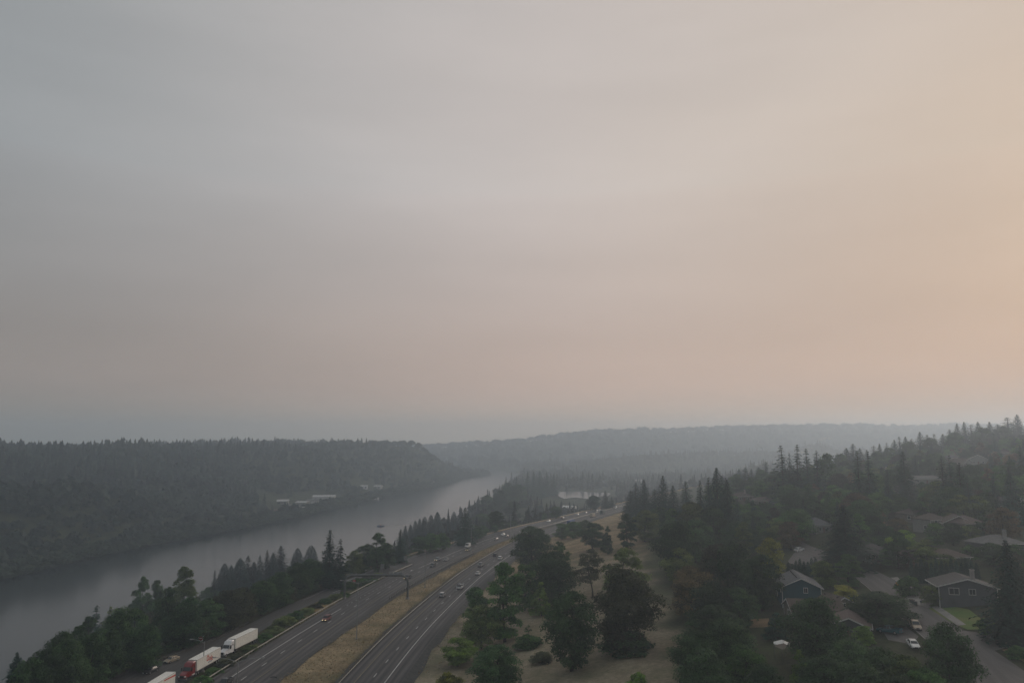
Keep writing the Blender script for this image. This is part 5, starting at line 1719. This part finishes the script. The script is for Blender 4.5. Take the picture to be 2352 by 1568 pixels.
def house(x, y, z, rz, Wd, Ln, eave, pitch, wall, roof, label, hip=False, chimney=None, windows=(), door=None, over=.55, vents=0, garage=None, group=None, name='house', found=3.0):
    """gable end at local y = 0 facing -y, width along x, ridge along +y"""
    t = empty(name, (x, y, z), rz)
    tag(t, label, 'house', group)
    h, rp = Wd / 2, Wd / 2 * pitch
    wm, rm = MATS[wall], MATS[roof]
    if hip:
        MB().box(-h, h, 0, Ln, -found, eave).build('wall', wm, t)
    else:
        MB().loft([[(-h, yy, -found), (h, yy, -found), (h, yy, eave), (0, yy, eave + rp), (-h, yy, eave)] for yy in (0, Ln)]).build('wall', wm, t)
    o, th = over, .22
    e0 = eave - o * pitch + .03
    if hip:
        hl = min(h, Ln / 2)
        base = [(-h - o, -o), (h + o, -o), (h + o, Ln + o), (-h - o, Ln + o)]
        k = pitch
        rh = (h + o) * k
        V = [(a, b, e0) for a, b in base] + [(a, b, e0 + th) for a, b in base]
        if Ln >= Wd: V += [(0, h, e0 + th + rh), (0, Ln - h, e0 + th + rh)]; fs = [(4, 5, 8), (5, 6, 9, 8), (6, 7, 9), (7, 4, 8, 9)]
        else:
            rh = (Ln / 2 + o) * k
            V += [(-h + Ln / 2, Ln / 2, e0 + th + rh), (h - Ln / 2, Ln / 2, e0 + th + rh)]; fs = [(4, 5, 9, 8), (5, 6, 9), (6, 7, 8, 9), (7, 4, 8)]
        rf = MB().add(V, fs + [(3, 2, 1, 0), (0, 1, 5, 4), (1, 2, 6, 5), (2, 3, 7, 6), (3, 0, 4, 7)]).build('roof', rm, t)
        MB().box(-h - o - .08, h + o + .08, -o - .09, -o - .005, e0 - .02, e0 + th - .03).build('gutter', MATS['trim_white'], rf)
    else:
        rf = empty  # placeholder
        prof = [(-h - o, e0), (0, eave + rp + .03), (h + o, e0), (h + o, e0 + th), (0, eave + rp + .03 + th * 1.1), (-h - o, e0 + th)]
        rf = MB().loft([[(a, yy, b) for a, b in prof] for yy in (-o, Ln + o)]).build('roof', rm, t)
        for yy in (-o - .05, Ln + o + .004):                       # white rake boards
            for sd in (-1, 1):
                MB().loft([[(sd * (h + o), q, e0 - .06), (sd * (h + o), q, e0 + th - .04), (0, q, eave + rp + th), (0, q, eave + rp - .10)] for q in (yy, yy + .046)]).build('rake_board', MATS['trim_white'], rf)
        for sd in (-1, 1): MB().box(sd * (h + o + .06) - .05, sd * (h + o + .06) + .05, -o + .02, Ln + o - .02, e0 - .02, e0 + th - .06).build('gutter', MATS['trim_white'], rf)
    for k in range(vents):
        yy = Ln * (.15 + .75 * k / max(1, vents - 1))
        zz = eave + rp + .03 + th
        MB().box(-1.05, -.7, yy, yy + .35, zz - .95 * pitch, zz - .45 * pitch + .1).build('roof_vent', MATS['black_plastic'], rf)
    if chimney:
        cx, cyy, ch = chimney
        c = MB().box(cx - .45, cx + .45, cyy - .4, cyy + .4, -.5, ch).build('chimney', MATS['concrete'], t)
        MB().box(cx - .55, cx + .55, cyy - .5, cyy + .5, ch, ch + .15).build('chimney_cap', MATS['concrete'], c)
        MB().cyl((cx, cyy, ch + .3), (0, 0, 1), .16, .18, 8).build('flue', MATS['dark_steel'], c)
    for (face, u, zc, ww, hh) in windows:
        w = MB(); f = MB(); m_ = MB()
        if face == 'front':
            w.box(u - ww / 2, u + ww / 2, -.03, .02, zc - hh / 2, zc + hh / 2)
            for a, b_, c_, d_ in ((u - ww / 2 - .12, u - ww / 2, zc - hh / 2 - .12, zc + hh / 2 + .12), (u + ww / 2, u + ww / 2 + .12, zc - hh / 2 - .12, zc + hh / 2 + .12), (u - ww / 2, u + ww / 2, zc + hh / 2, zc + hh / 2 + .12), (u - ww / 2, u + ww / 2, zc - hh / 2 - .12, zc - hh / 2)):
                f.box(a, b_, -.07, .01, c_, d_)
            m_.box(u - .03, u + .03, -.05, -.031, zc - hh / 2, zc + hh / 2)
        else:
            s = -1 if face == 'left' else 1
            X = s * h
            w.box(min(X, X + s * .03), max(X, X + s * .03), u - ww / 2, u + ww / 2, zc - hh / 2, zc + hh / 2)
            for a, b_, c_, d_ in ((u - ww / 2 - .12, u - ww / 2, zc - hh / 2 - .12, zc + hh / 2 + .12), (u + ww / 2, u + ww / 2 + .12, zc - hh / 2 - .12, zc + hh / 2 + .12), (u - ww / 2, u + ww / 2, zc + hh / 2, zc + hh / 2 + .12), (u - ww / 2, u + ww / 2, zc - hh / 2 - .12, zc - hh / 2)):
                f.box(min(X, X + s * .07), max(X, X + s * .07), a, b_, c_, d_)
            m_.box(min(X + s * .031, X + s * .05), max(X + s * .031, X + s * .05), u - .03, u + .03, zc - hh / 2, zc + hh / 2)
        wo = w.build('window', MATS['window_glass'], t)
        f.build('window_frame', MATS['trim_white'], wo)
        m_.build('mullion', MATS['trim_white'], wo)
    if door:
        face, u = door
        s = -1 if face == 'left' else 1
        if face == 'front':
            d = MB().box(u - .5, u + .5, -.05, .02, 0, 2.1).build('door', MATS['brick_red'], t)
            MB().box(u + .32, u + .42, -.1, -.051, .95, 1.05).build('door_handle', MATS['alloy'], d)
        else:
            d = MB().box(min(s * h, s * h + s * .05), max(s * h, s * h + s * .05), u - .5, u + .5, 0, 2.1).build('door', MATS['brick_red'], t)
            MB().box(min(s * h + s * .051, s * h + s * .1), max(s * h + s * .051, s * h + s * .1), u + .3, u + .4, .95, 1.05).build('door_handle', MATS['alloy'], d)
    if garage:
        face, u, gw = garage
        g = MB()
        for k in range(4):
            if face == 'front': g.box(u - gw / 2, u + gw / 2, -.06, .02, .05 + .56 * k, .58 + .56 * k)
            else: g.box(-h - .06, -h + .02, u - gw / 2, u + gw / 2, .05 + .56 * k, .58 + .56 * k)
        g.build('garage_door', MATS['trim_white'], t)
    if wall != 'siding_white':
        for sx in (-1, 1):
            MB().box(sx * h - .09, sx * h + .09, -.035, .09, -1.5, e0 + o * pitch - .05).build('corner_board', MATS['trim_white'], t)
    return t


def house_px(px, py, Wd, Ln, eave, rz, *a, **k):
    x, y, z = hit(px, py)
    return house(x, y, z, rz, Wd, Ln, eave, *a, **k)


WS = lambda *f: [(q[0], q[1], q[2], q[3] if len(q) > 3 else 1.2, q[4] if len(q) > 4 else 1.3) for q in f]
KEEP = []        # screen boxes (px0, px1, py0, py1, distance) filler trees must not hide


def keep(px0, px1, py0, py1, py_base):
    KEEP.append((px0, px1, py0, py1, hit((px0 + px1) / 2, py_base)[1]))


house_px(1843, 1392, 10.4, 13.5, 5.2, R(-12), .46, 'siding_blue', 'roof_grey', 'dark teal blue gabled house with grey shingle roof and white trim',
         windows=WS(('front', 1.1, 4.4, .95, 1.3), ('left', 3, 3.9), ('left', 7, 3.9), ('left', 10.5, 1.4)), vents=7, over=.6)
house_px(1812, 1420, 10.0, 13.0, 2.8, R(-97), .45, 'siding_tan', 'roof_brown', 'tan house with brown roof just below the blue house', hip=False,
         windows=WS(('left', 3, 1.6), ('left', 7, 1.6), ('front', 0, 1.7, 1.6, 1.2)), vents=3)
house_px(1938, 1404, 6.0, 6.0, 2.3, R(20), .45, 'siding_tan', 'roof_brown', 'brown roofed garage wing beside the tan house', vents=2, windows=WS(('front', 0, 1.5)))
house_px(1952, 1466, 9.0, 9.0, 2.8, R(-24), .42, 'siding_grey', 'roof_rose', 'low house with dull rose roof beside the teal pickup', windows=WS(('front', -2, 1.4), ('front', 2, 1.4)), door=('front', 0))
house_px(2226, 1392, 13.4, 9.0, 4.7, R(-14), .30, 'siding_grey', 'roof_dark', 'grey two-storey house with dark roof and tall chimney above the lawn',
         chimney=(2.2, 3.0, 8.6), windows=WS(('front', -3.2, 3.6, 2.2, 1.5), ('front', 1.0, 3.6, 1.4, 1.3), ('left', 2.6, 3.6), ('left', 6, 3.6)), door=('left', 4.2), garage=None)
HL = [  # px, py base, width, length, eave, angle, pitch, wall, roof, hip, label
    (2030, 1290, 11, 10, 3.0, 20, .45, 'siding_tan', 'roof_dark', True, 'tan house with dark hip roof beyond the great fir'),
    (2100, 1300, 10, 9, 2.8, -30, .5, 'siding_tan', 'roof_rose', False, 'small house with rose roof and bright skylight'),
    (2192, 1300, 12, 9, 2.8, 10, .4, 'siding_grey', 'roof_brown', True, 'low house with brown hip roof above the arborvitae hedge'),
    (2318, 1272, 14, 10, 3.2, 14, .42, 'siding_grey', 'roof_pale', True, 'house with pale hip roof and brick chimney beside dark firs'),
    (2160, 1220, 9, 9, 4.6, 16, .45, 'siding_pale', 'roof_brown', True, 'pale two-storey house with brown hip roof on the slope'),
    (2205, 1222, 11, 10, 3.4, -20, .5, 'siding_tan', 'roof_brown', False, 'tan gabled house right beside the pale two-storey house'),
    (2240, 1220, 11, 9, 3.2, 24, .5, 'siding_tan', 'roof_rose', True, 'house with rose hip roof next to the tan gabled house'),
    (2118, 1196, 10, 9, 3.0, 30, .45, 'siding_tan', 'roof_brown', True, 'brown roofed house above the garden trees'),
    (1893, 1222, 10, 9, 3.2, 30, .6, 'siding_pale', 'roof_grey', True, 'house with steep grey roof and white eaves behind the cul-de-sac'),
    (1710, 1150, 12, 9, 3.2, 10, .5, 'siding_tan', 'roof_brown', True, 'hazy brown roofed house with chimney beside tall firs'),
    (1757, 1160, 13, 9, 2.8, 0, .4, 'siding_pale', 'roof_brown', True, 'hazy wide low house below the brown roofed one'),
    (2029, 1084, 10, 8, 4.4, 20, .45, 'siding_white', 'roof_dark', True, 'white two-storey house among the skyline trees'),
    (2130, 1110, 24, 10, 2.8, 6, .35, 'siding_pale', 'roof_pale', True, 'long pale roofed building across the upper hillside'),
    (2225, 1078, 12, 9, 4.4, 30, .55, 'siding_pale', 'roof_brown', False, 'hazy tall gabled house high on the hillside'),
    (2248, 1066, 12, 9, 4.0, -30, .5, 'siding_pale', 'roof_dark', False, 'hazy house with bright white gable high on the hillside'),
    (2195, 1062, 11, 9, 4.0, 10, .5, 'siding_tan', 'roof_dark', True, 'hazy dark roofed house high on the hillside'),
    (2248, 1020, 12, 9, 4.0, 14, .5, 'siding_pale', 'roof_pale', True, 'faint pale house just under the hilltop firs'),
    (2310, 1050, 11, 9, 4.0, -14, .5, 'siding_tan', 'roof_brown', True, 'faint brown roofed house near the hilltop'),
    (2345, 1180, 10, 9, 3.4, 20, .6, 'siding_white', 'roof_dark', False, 'small white gabled house among dark firs'),
    (2080, 1140, 10, 9, 3.4, 24, .5, 'siding_tan', 'roof_dark', True, 'hazy dark roofed house below the long pale building'),
]
for px, py, wd, ln, ev, an, pi_, wl, rf_, hp, lb in HL:
    x, y, z = hit(px, py)
    if y > 760: x, y, z = hit(px, py + 25)
    ch = (2.0, 3.0, ev + 4.0) if 'chimney' in lb else None
    house(x, y, z, R(an), wd, ln, ev, pi_, wl, rf_, lb, hip=hp, chimney=ch, group=None,
          windows=WS(('front', -wd * .25, 1.5), ('front', wd * .25, 1.5), ('left', ln * .3, 1.5)) + (WS(('front', -wd * .2, 3.9), ('front', wd * .2, 3.9)) if ev > 4 else []), door=('front', 0))
    d = project(x, y, z)[2]
    KEEP.append((px - wd * .32 * F0 / d, px + wd * .32 * F0 / d, py - (ev + 2.5) * F0 / d, py - ev * F0 / d, y))
keep(1790, 1890, 1310, 1372, 1392)
keep(2160, 2245, 1320, 1385, 1388)

# ------------------------------------------------------------------ street, drives, gardens
sp = [hit(px, py)[:2] for px, py in ((2290, 1580), (2215, 1498), (2150, 1442), (2092, 1396), (2050, 1362), (2028, 1344), (2008, 1330), (1985, 1318), (1945, 1300))]
st = path_strip('street', sp, 4.6, .10, 'street_asphalt', nx=4, step=1.5)
path_strip('pavement', sp[2:7], .9, .20, 'concrete', nx=1, step=1.5, shift=5.7)
path_strip('kerb', sp[2:7], .12, .24, 'concrete', nx=1, step=1.5, shift=4.72)
path_strip('kerb', sp[:8], .12, .22, 'concrete', nx=1, step=1.5, shift=-4.72)
zt = lambda x, y: T(x, y) + .115
sheet_poly('side_street', [hit(*p)[:2] for p in ((2196, 1446), (2260, 1454), (2352, 1462), (2420, 1470), (2420, 1500), (2310, 1488), (2285, 1494), (2352, 1540), (2352, 1600), (2270, 1600), (2190, 1490))], lambda x, y: T(x, y) + .085, 'street_asphalt', step=4)
sheet_poly('lawn', [hit(*p)[:2] for p in ((2132, 1397), (2180, 1391), (2226, 1400), (2252, 1420), (2268, 1446), (2222, 1446), (2186, 1430))], zt, 'lawn', step=3)
sheet_poly('dry_lawn', [hit(*p)[:2] for p in ((2300, 1492), (2352, 1486), (2430, 1490), (2430, 1550), (2352, 1520))], zt, 'dry_lawn', step=4)
sheet_poly('driveway', [hit(*p)[:2] for p in ((2078, 1370), (2120, 1366), (2150, 1380), (2172, 1388), (2130, 1396), (2102, 1386))], lambda x, y: T(x, y) + .13, 'concrete', step=3)
sheet_poly('driveway', [hit(*p)[:2] for p in ((2028, 1450), (2082, 1440), (2110, 1462), (2096, 1480), (2040, 1470))], lambda x, y: T(x, y) + .13, 'street_asphalt', step=3)
sheet_poly('cul_de_sac', [hit(*p)[:2] for p in ((1808, 1292), (1830, 1262), (1868, 1256), (1900, 1266), (1896, 1290), (1850, 1302))], lambda x, y: T(x, y) + .13, 'street_asphalt', step=3)
sheet_poly('cul_de_sac', [hit(*p)[:2] for p in ((1700, 1222), (1722, 1200), (1735, 1206), (1800, 1226), (1868, 1256), (1830, 1262), (1770, 1240), (1720, 1236))], lambda x, y: T(x, y) + .10, 'street_asphalt', step=3)
keep(1808, 1896, 1256, 1298, 1290)
keep(2010, 2240, 1335, 1500, 1440)
parked('pickup', 'pickup_truck', 2102, 1443, 2110, 1452, TAN, 'tan pickup parked at the kerb of the residential street', .14)
parked('pickup', 'pickup_truck', 2044, 1455, 2030, 1453, TEAL, 'teal pickup standing in the driveway under trees', .16)
parked('sedan', 'sedan_car', 2098, 1486, 2106, 1494, WHT, 'white car parked in the drive behind the tan pickup', .16)
parked('sedan', 'sedan_car', 2180, 1510, 2192, 1522, SIL, 'silver sedan parked under the tall oak at the junction', .14)
parked('sedan', 'sedan_car', 1836, 1266, 1850, 1262, WHT, 'white car parked at the cul-de-sac under a small tree', .16)
for k, (px, py) in enumerate(((2093, 1386), (2098, 1389), (2103, 1392))):
    x, y, z = hit(px, py)
    t = empty('wheelie_bin', (x, y, z + .22), R(-50))
    tag(t, 'dark wheeled bin in the row of three at the kerb before the driveway', 'bin', 'bins at the kerb')
    MB().loft([[(-.28, -.3, .1), (.28, -.3, .1), (.28, .3, .1), (-.28, .3, .1)], [(-.36, -.4, 1.0), (.36, -.4, 1.0), (.36, .4, 1.0), (-.36, .4, 1.0)]]).build('body', MATS['box_green'] if k else MATS['black_plastic'], t)
    MB().loft([[(-.39, -.44, 1.0), (.39, -.44, 1.0), (.39, .44, 1.0), (-.39, .44, 1.0)], [(-.34, -.36, 1.1), (.34, -.36, 1.1), (.34, .36, 1.12), (-.34, .36, 1.12)]]).build('lid', MATS['siding_tan'] if k == 0 else MATS['black_plastic'], t)
    for sd in (-1, 1): MB().cyl((sd * .25, .34, .12), (1, 0, 0), .12, .04, 10).build('wheel', MATS['tyre'], t)
x, y, z = hit(2116, 1393)
t = empty('mailbox', (x, y, z + .12), R(-30))
tag(t, 'dark mailbox on a post beside the driveway of the grey house', 'mailbox')
MB().box(-.06, .06, -.06, .06, 0, 1.2).build('post', MATS['timber_post'], t)
MB().prism([(-.2, 1.1), (.2, 1.1), (.2, 1.35), (.1, 1.5), (-.1, 1.5), (-.2, 1.35)], -.35, .35).build('box', MATS['box_green'], t)
road_sign(2063, 1354, 1334, 'diamond', 'yellow diamond curve warning sign beside the residential street', R(-14), size=.62)
# patio canopy and tables by the oak grove
x, y, z = hit(1797, 1506)
t = empty('patio_umbrella', (x, y, z)); tag(t, 'white patio umbrella beside a tan canopy', 'umbrella')
h = top_z(y, 1468) - z
MB().tube([(0, 0, 0), (0, 0, h)], .05, 6).build('pole', MATS['galvanised'], t)
b = MB(); n = 10
b.add([(0, 0, h)] + [(1.9 * math.cos(6.283 * i / n), 1.9 * math.sin(6.283 * i / n), h - .75) for i in range(n)] + [(1.88 * math.cos(6.283 * i / n), 1.88 * math.sin(6.283 * i / n), h - .95) for i in range(n)],
      [(0, 1 + i, 1 + (i + 1) % n) for i in range(n)] + [(1 + i, 11 + i, 11 + (i + 1) % n, 1 + (i + 1) % n) for i in range(n)])
b.build('canopy', MATS['sign_white'], t)
x, y, z = hit(1801, 1512)
t = empty('patio_canopy', (x, y, z), R(15)); tag(t, 'tan pitched patio canopy on dark posts beside the white umbrella', 'canopy')
h = max(2.6, top_z(y, 1482) - z - .6)
for sx in (-1, 1):
    for sy in (-1, 1): MB().box(sx * 1.4 - .06, sx * 1.4 + .06, sy * 1.4 - .06, sy * 1.4 + .06, -.3, h).build('post', MATS['dark_steel'], t)
MB().add([(-1.6, -1.6, h), (1.6, -1.6, h), (1.6, 1.6, h), (-1.6, 1.6, h), (0, 0, h + .8)], [(0, 1, 4), (1, 2, 4), (2, 3, 4), (3, 0, 4), (3, 2, 1, 0)]).build('canopy', MATS['siding_tan'], t)
KEEP.append((1782, 1814, 1466, 1512, y))
x, y, z = hit(1766, 1438)
sheet_poly('yard', [hit(*p)[:2] for p in ((1722, 1422), (1766, 1420), (1768, 1440), (1722, 1442))], zt, 'dry_lawn', step=4)

# ------------------------------------------------------------------ across the river
def shed(px, py, wpx, hm, depth, rz, wall, roof, label, pitch=.18):
    x, y, z = hit(px, py)
    d = project(x, y, z)[2]
    wd = wpx * d / F0
    t = empty('riverside_building', (x, y, z), R(rz)); tag(t, label, 'building')
    MB().loft([[(-wd / 2, 0, -3), (-wd / 2, depth, -3), (-wd / 2, depth, hm), (-wd / 2, depth / 2, hm + depth / 2 * pitch), (-wd / 2, 0, hm)], [(wd / 2, 0, -3), (wd / 2, depth, -3), (wd / 2, depth, hm), (wd / 2, depth / 2, hm + depth / 2 * pitch), (wd / 2, 0, hm)]]).build('wall', MATS[wall], t)
    o = .8
    pr = [(-o, hm - o * pitch + .05), (depth / 2, hm + depth / 2 * pitch + .05), (depth + o, hm - o * pitch + .05), (depth + o, hm - o * pitch + .4), (depth / 2, hm + depth / 2 * pitch + .45), (-o, hm - o * pitch + .4)]
    MB().loft([[(q, a, b_) for a, b_ in pr] for q in (-wd / 2 - o, wd / 2 + o)]).build('roof', MATS[roof], t)
    k = max(2, int(wd / 6))
    for i in range(k):
        u = -wd / 2 + wd * (i + .5) / k
        MB().box(u - 1.0, u + 1.0, -.06, .03, 1.2, min(3.0, hm - .4)).build('window', MATS['window_glass'], t)
    MB().box(-wd / 2 + .5, -wd / 2 + 2.7, -.08, .02, -.5, 2.4).build('door', MATS['dark_steel'], t)


pmat('roof_white', (.46, .455, .445), .7, noise=.15, nscale=.2)
SH = [(648, 1158, 24, 4, 16, 10, 'siding_pale', 'roof_white', 'pale roofed shed at the near end of the riverside works'),
      (690, 1163, 24, 5, 14, -8, 'siding_pale', 'roof_white', 'white roofed workshop beside the river'),
      (718, 1158, 26, 5, 14, 12, 'siding_white', 'roof_pale', 'grey roofed workshop in the riverside works'),
      (742, 1149, 48, 5, 20, 6, 'siding_white', 'roof_white', 'long white warehouse roof behind the riverside works'),
      (628, 1180, 15, 4, 9, 20, 'siding_tan', 'roof_rose', 'small tan house on the shore before the riverside works'),
      (686, 1174, 18, 4, 10, 0, 'siding_tan', 'roof_white', 'low bright shed near the shoreline'),
      (660, 1168, 18, 4, 10, 16, 'siding_grey', 'roof_pale', 'small grey shed between the riverside workshops'),
      (836, 1122, 15, 4, 14, 8, 'siding_white', 'roof_white', 'faint white roofed house on the far shore slope'),
      (866, 1122, 16, 4, 14, -6, 'siding_pale', 'roof_white', 'faint long pale house on the far shore slope'),
      (861, 1150, 15, 4, 12, 4, 'siding_white', 'roof_white', 'white house close to the far waterline'),
      (989, 1113, 13, 5, 12, 0, 'siding_white', 'roof_white', 'tiny white house near the wooded point'),
      (1466, 1110, 16, 6, 14, 0, 'siding_white', 'roof_white', 'hazy white building in the valley woods')]
for s in SH: shed(*s)
x, y, z = hit(1322, 1174)
t = empty('arched_shelter', (x, y, z), R(68)); tag(t, 'white fabric arched shelter just beyond the far verge', 'shelter')
h = max(4.0, top_z(y, 1161) - z)
arc = [(6.5 * math.cos(a), h * math.sin(a)) for a in np.linspace(0, math.pi, 13)]
MB().loft([[(a, yy, b_) for a, b_ in arc] for yy in (0, 16)]).build('cover', MATS['sign_white'], t)
for yy in np.linspace(-.05, 16.05, 6): MB().tube([(a * 1.012, yy, b_ * 1.012) for a, b_ in arc], .08, 5).build('rib', MATS['galvanised'], t)
MB().box(-1.6, 1.6, -.12, -.03, 0, 3).build('door_flap', MATS['sign_back'], t)


def boat(px, py, rz, ln, label):
    c, s = math.cos(PITCH), math.sin(PITCH)
    q = (784 - py) / F0
    y = (CAMH - WZ) * (c - q * s) / -(q * c + s)
    x = (px - 1176) / F0 * y / (c - q * s)
    t = empty('motor_boat', (x, y, WZ), rz); tag(t, label, 'boat')
    k = ln / 6
    MB().loft([[(-3 * k, -1.1, -.3), (-3 * k, 1.1, -.3), (-3 * k, 1.25, .8), (-3 * k, -1.25, .8)], [(.8 * k, -1.0, -.3), (.8 * k, 1.0, -.3), (.8 * k, 1.2, .95), (.8 * k, -1.2, .95)], [(3 * k, -.05, .1), (3 * k, .05, .1), (3.3 * k, .08, 1.15), (3.3 * k, -.08, 1.15)]]).build('hull', MATS['box_blue'], t)
    MB().box(-2.6 * k, .9 * k, -.9, .9, .8, .96).build('deck', MATS['siding_tan'], t)
    MB().loft([[(-.6, -.8, .9), (-.6, .8, .9), (-.6, .75, 1.9), (-.6, -.75, 1.9)], [(.9, -.8, .9), (.9, .8, .9), (.4, .7, 1.9), (.4, -.7, 1.9)]]).build('cabin', MATS['cab_orange'], t)
    MB().add([(.93, -.7, 1.05), (.93, .7, 1.05), (.46, .65, 1.85), (.46, -.65, 1.85)], [(0, 1, 2, 3)]).build('windshield', MATS['glass'], t)
    MB().box(-3.3 * k, -2.9 * k, -.25, .25, .1, 1.3).build('outboard_motor', MATS['black_plastic'], t)
    return x, y


bx, by = boat(874, 1208, R(200), 7, 'small dark motor boat trailing a wake on the river')
boat(1091, 1101, R(100), 8, 'faint distant boat near the wooded point')
pmat('foam', (.42, .43, .43), .5, noise=.5, nscale=.6)
rw = np.random.default_rng(3)
V, Fw = [], []
for k in range(150):                              # broken foam of the wake
    u = rw.uniform(.0, 1)
    sd = rw.choice([-1, 0, 1])
    cxw = 4 + 46 * u
    cyw = sd * (1.0 + 6.5 * u) + rw.normal() * (.3 + .8 * u)
    l_, w_ = rw.uniform(.5, 2.4) * (1.2 - u), rw.uniform(.12, .4)
    b0 = len(V)
    V += [(cxw - l_, cyw - w_, 0), (cxw + l_, cyw - w_ * .4, 0), (cxw + l_ * .8, cyw + w_, 0), (cxw - l_ * .7, cyw + w_ * .6, 0)]
    Fw.append((b0, b0 + 1, b0 + 2, b0 + 3))
me = bpy.data.meshes.new('boat_wake'); me.from_pydata(V, [], Fw)
o = link('boat_wake', me, MATS['foam']); o.location = (bx, by, WZ + .02); o.rotation_euler = (0, 0, R(20))
tag(o, 'white foam wake trailing behind the small motor boat', 'wake', kind='stuff')


# ------------------------------------------------------------------ trees among the hillside houses
def fillers():
    rg = np.random.default_rng(41)
    n = 0
    LAB = {'fir': ('dark pointed fir among the hillside houses', 'firs among the hillside houses'), 'oak': ('dark broadleaf tree among the hillside houses', 'broadleaf trees among the hillside houses'),
           'round': ('dull green garden tree among the hillside houses', 'garden trees among the hillside houses'), 'oval': ('tall upright tree among the hillside houses', 'upright trees among the hillside houses'),
           'bush': ('garden bush between the hillside houses', 'garden bushes between the hillside houses')}
    hs = [(o.matrix_basis.translation.x, o.matrix_basis.translation.y) for o in S.objects if o.get('category') == 'house']
    spw = np.array(sp)
    cand = []
    gp = np.arange(1600, 2460, 20.0)
    gy = np.array([crest(p)[1] for p in gp])
    for _ in range(8000):
        px = rg.uniform(1630, 2440)
        yc = float(np.interp(px, gp, gy))
        y = 215 + (yc + 12 - 215) * rg.random() ** .8
        cand.append(((px - 1176) / F0 * y, y))
    for x, y in cand:
        if n >= 640: break
        z = float(T(x, y))
        px, py, d = project(x, y, z)
        if y > 720 or (y < 300 and px < 1950): continue
        kind = rg.choice(['fir', 'oak', 'round', 'oval', 'bush'], p=[.10, .36, .32, .13, .09])
        h = {'fir': rg.uniform(11, 21), 'oak': rg.uniform(9, 16), 'round': rg.uniform(7, 13), 'oval': rg.uniform(9, 16), 'bush': rg.uniform(2.5, 4.5)}[kind]
        w = {'fir': h * .36, 'oak': h * .95, 'round': h * .9, 'oval': h * .55, 'bush': h * 1.5}[kind]
        if any((x - a) ** 2 + (y - b) ** 2 < (.44 * (r + w / 2)) ** 2 for a, b, r in placed): continue
        if any(-6 - w * .3 < x - a < 7 + w * .3 and -2 - w * .3 < y - b < 11 + w * .3 for a, b in hs): continue
        if np.min(np.hypot(spw[:, 0] - x, spw[:, 1] - y)) < 9 + w / 2: continue
        pt = project(x, y, z + h)[1]
        hw = w / 2 * F0 / d
        if any(y < yy - 1 and px + hw > a and px - hw < b and pt < dd_ and py > c for a, b, c, dd_, yy in KEEP): continue
        col = {'fir': FIR, 'bush': GRN}.get(kind) or [OAK, OAKB, OLV, GRN, GRN, OAK, OAK, GRN, OAK, RUST][rg.integers(0, 10)]
        plant(kind, x, y, z, h, w, col, *LAB[kind])
        n += 1


fillers()


def dry_tufts():
    """dry grass tufts along shoulders and through the median"""
    rg = np.random.default_rng(12)
    y = rg.uniform(195, 470, 15000)
    u = rg.random(15000)
    side = rg.integers(0, 3, 15000)
    lo, hi = yelL(y) + 6.0, railR(y) - 1.2
    x = np.where(side < 2, lo + (hi - lo) * u, whiteR(y) + 7 + 60 * u ** 1.6)
    k = hi - lo > 1.5
    x, y = x[k], y[k]
    z = T(x, y)
    n = len(x)
    C = np.stack([x, y, z + .12], 1)
    N = np.stack([rg.normal(size=n), rg.normal(size=n), rg.normal(size=n) * .3 + .3], 1)
    V, Fc = cards(C, N, rg.uniform(.10, .26, n), rg, .6)
    me = np_mesh('dry_grass', V, Fc, np.clip(rg.normal(.45, .2, n), 0, 1))
    o = link('dry_grass', me, MATS['foliage'])
    o.color = (.30, .23, .135, 1)
    tag(o, 'dry yellow grass tufts over the median and the park', 'grass', kind='stuff')


dry_tufts()

# ------------------------------------------------------------------ smoke in the air
def build_haze():
    m = bpy.data.materials.new('smoke_haze')
    m.use_nodes = True
    t = m.node_tree
    for n in list(t.nodes): t.nodes.remove(n)
    v = nd(t, 'ShaderNodeVolumePrincipled')
    v.inputs['Color'].default_value = (0.74, 0.87, 1.0, 1)
    v.inputs['Density'].default_value = 0.00044
    v.inputs['Anisotropy'].default_value = 0.50
    o = nd(t, 'ShaderNodeOutputMaterial')
    t.links.new(v.outputs[0], o.inputs['Volume'])
    b = MB().box(-2400, 3000, -500, 3800, -36, 150).build('haze', m)
    tag(b, 'thin grey wildfire smoke hanging over the whole valley', 'haze', kind='stuff')


build_haze()
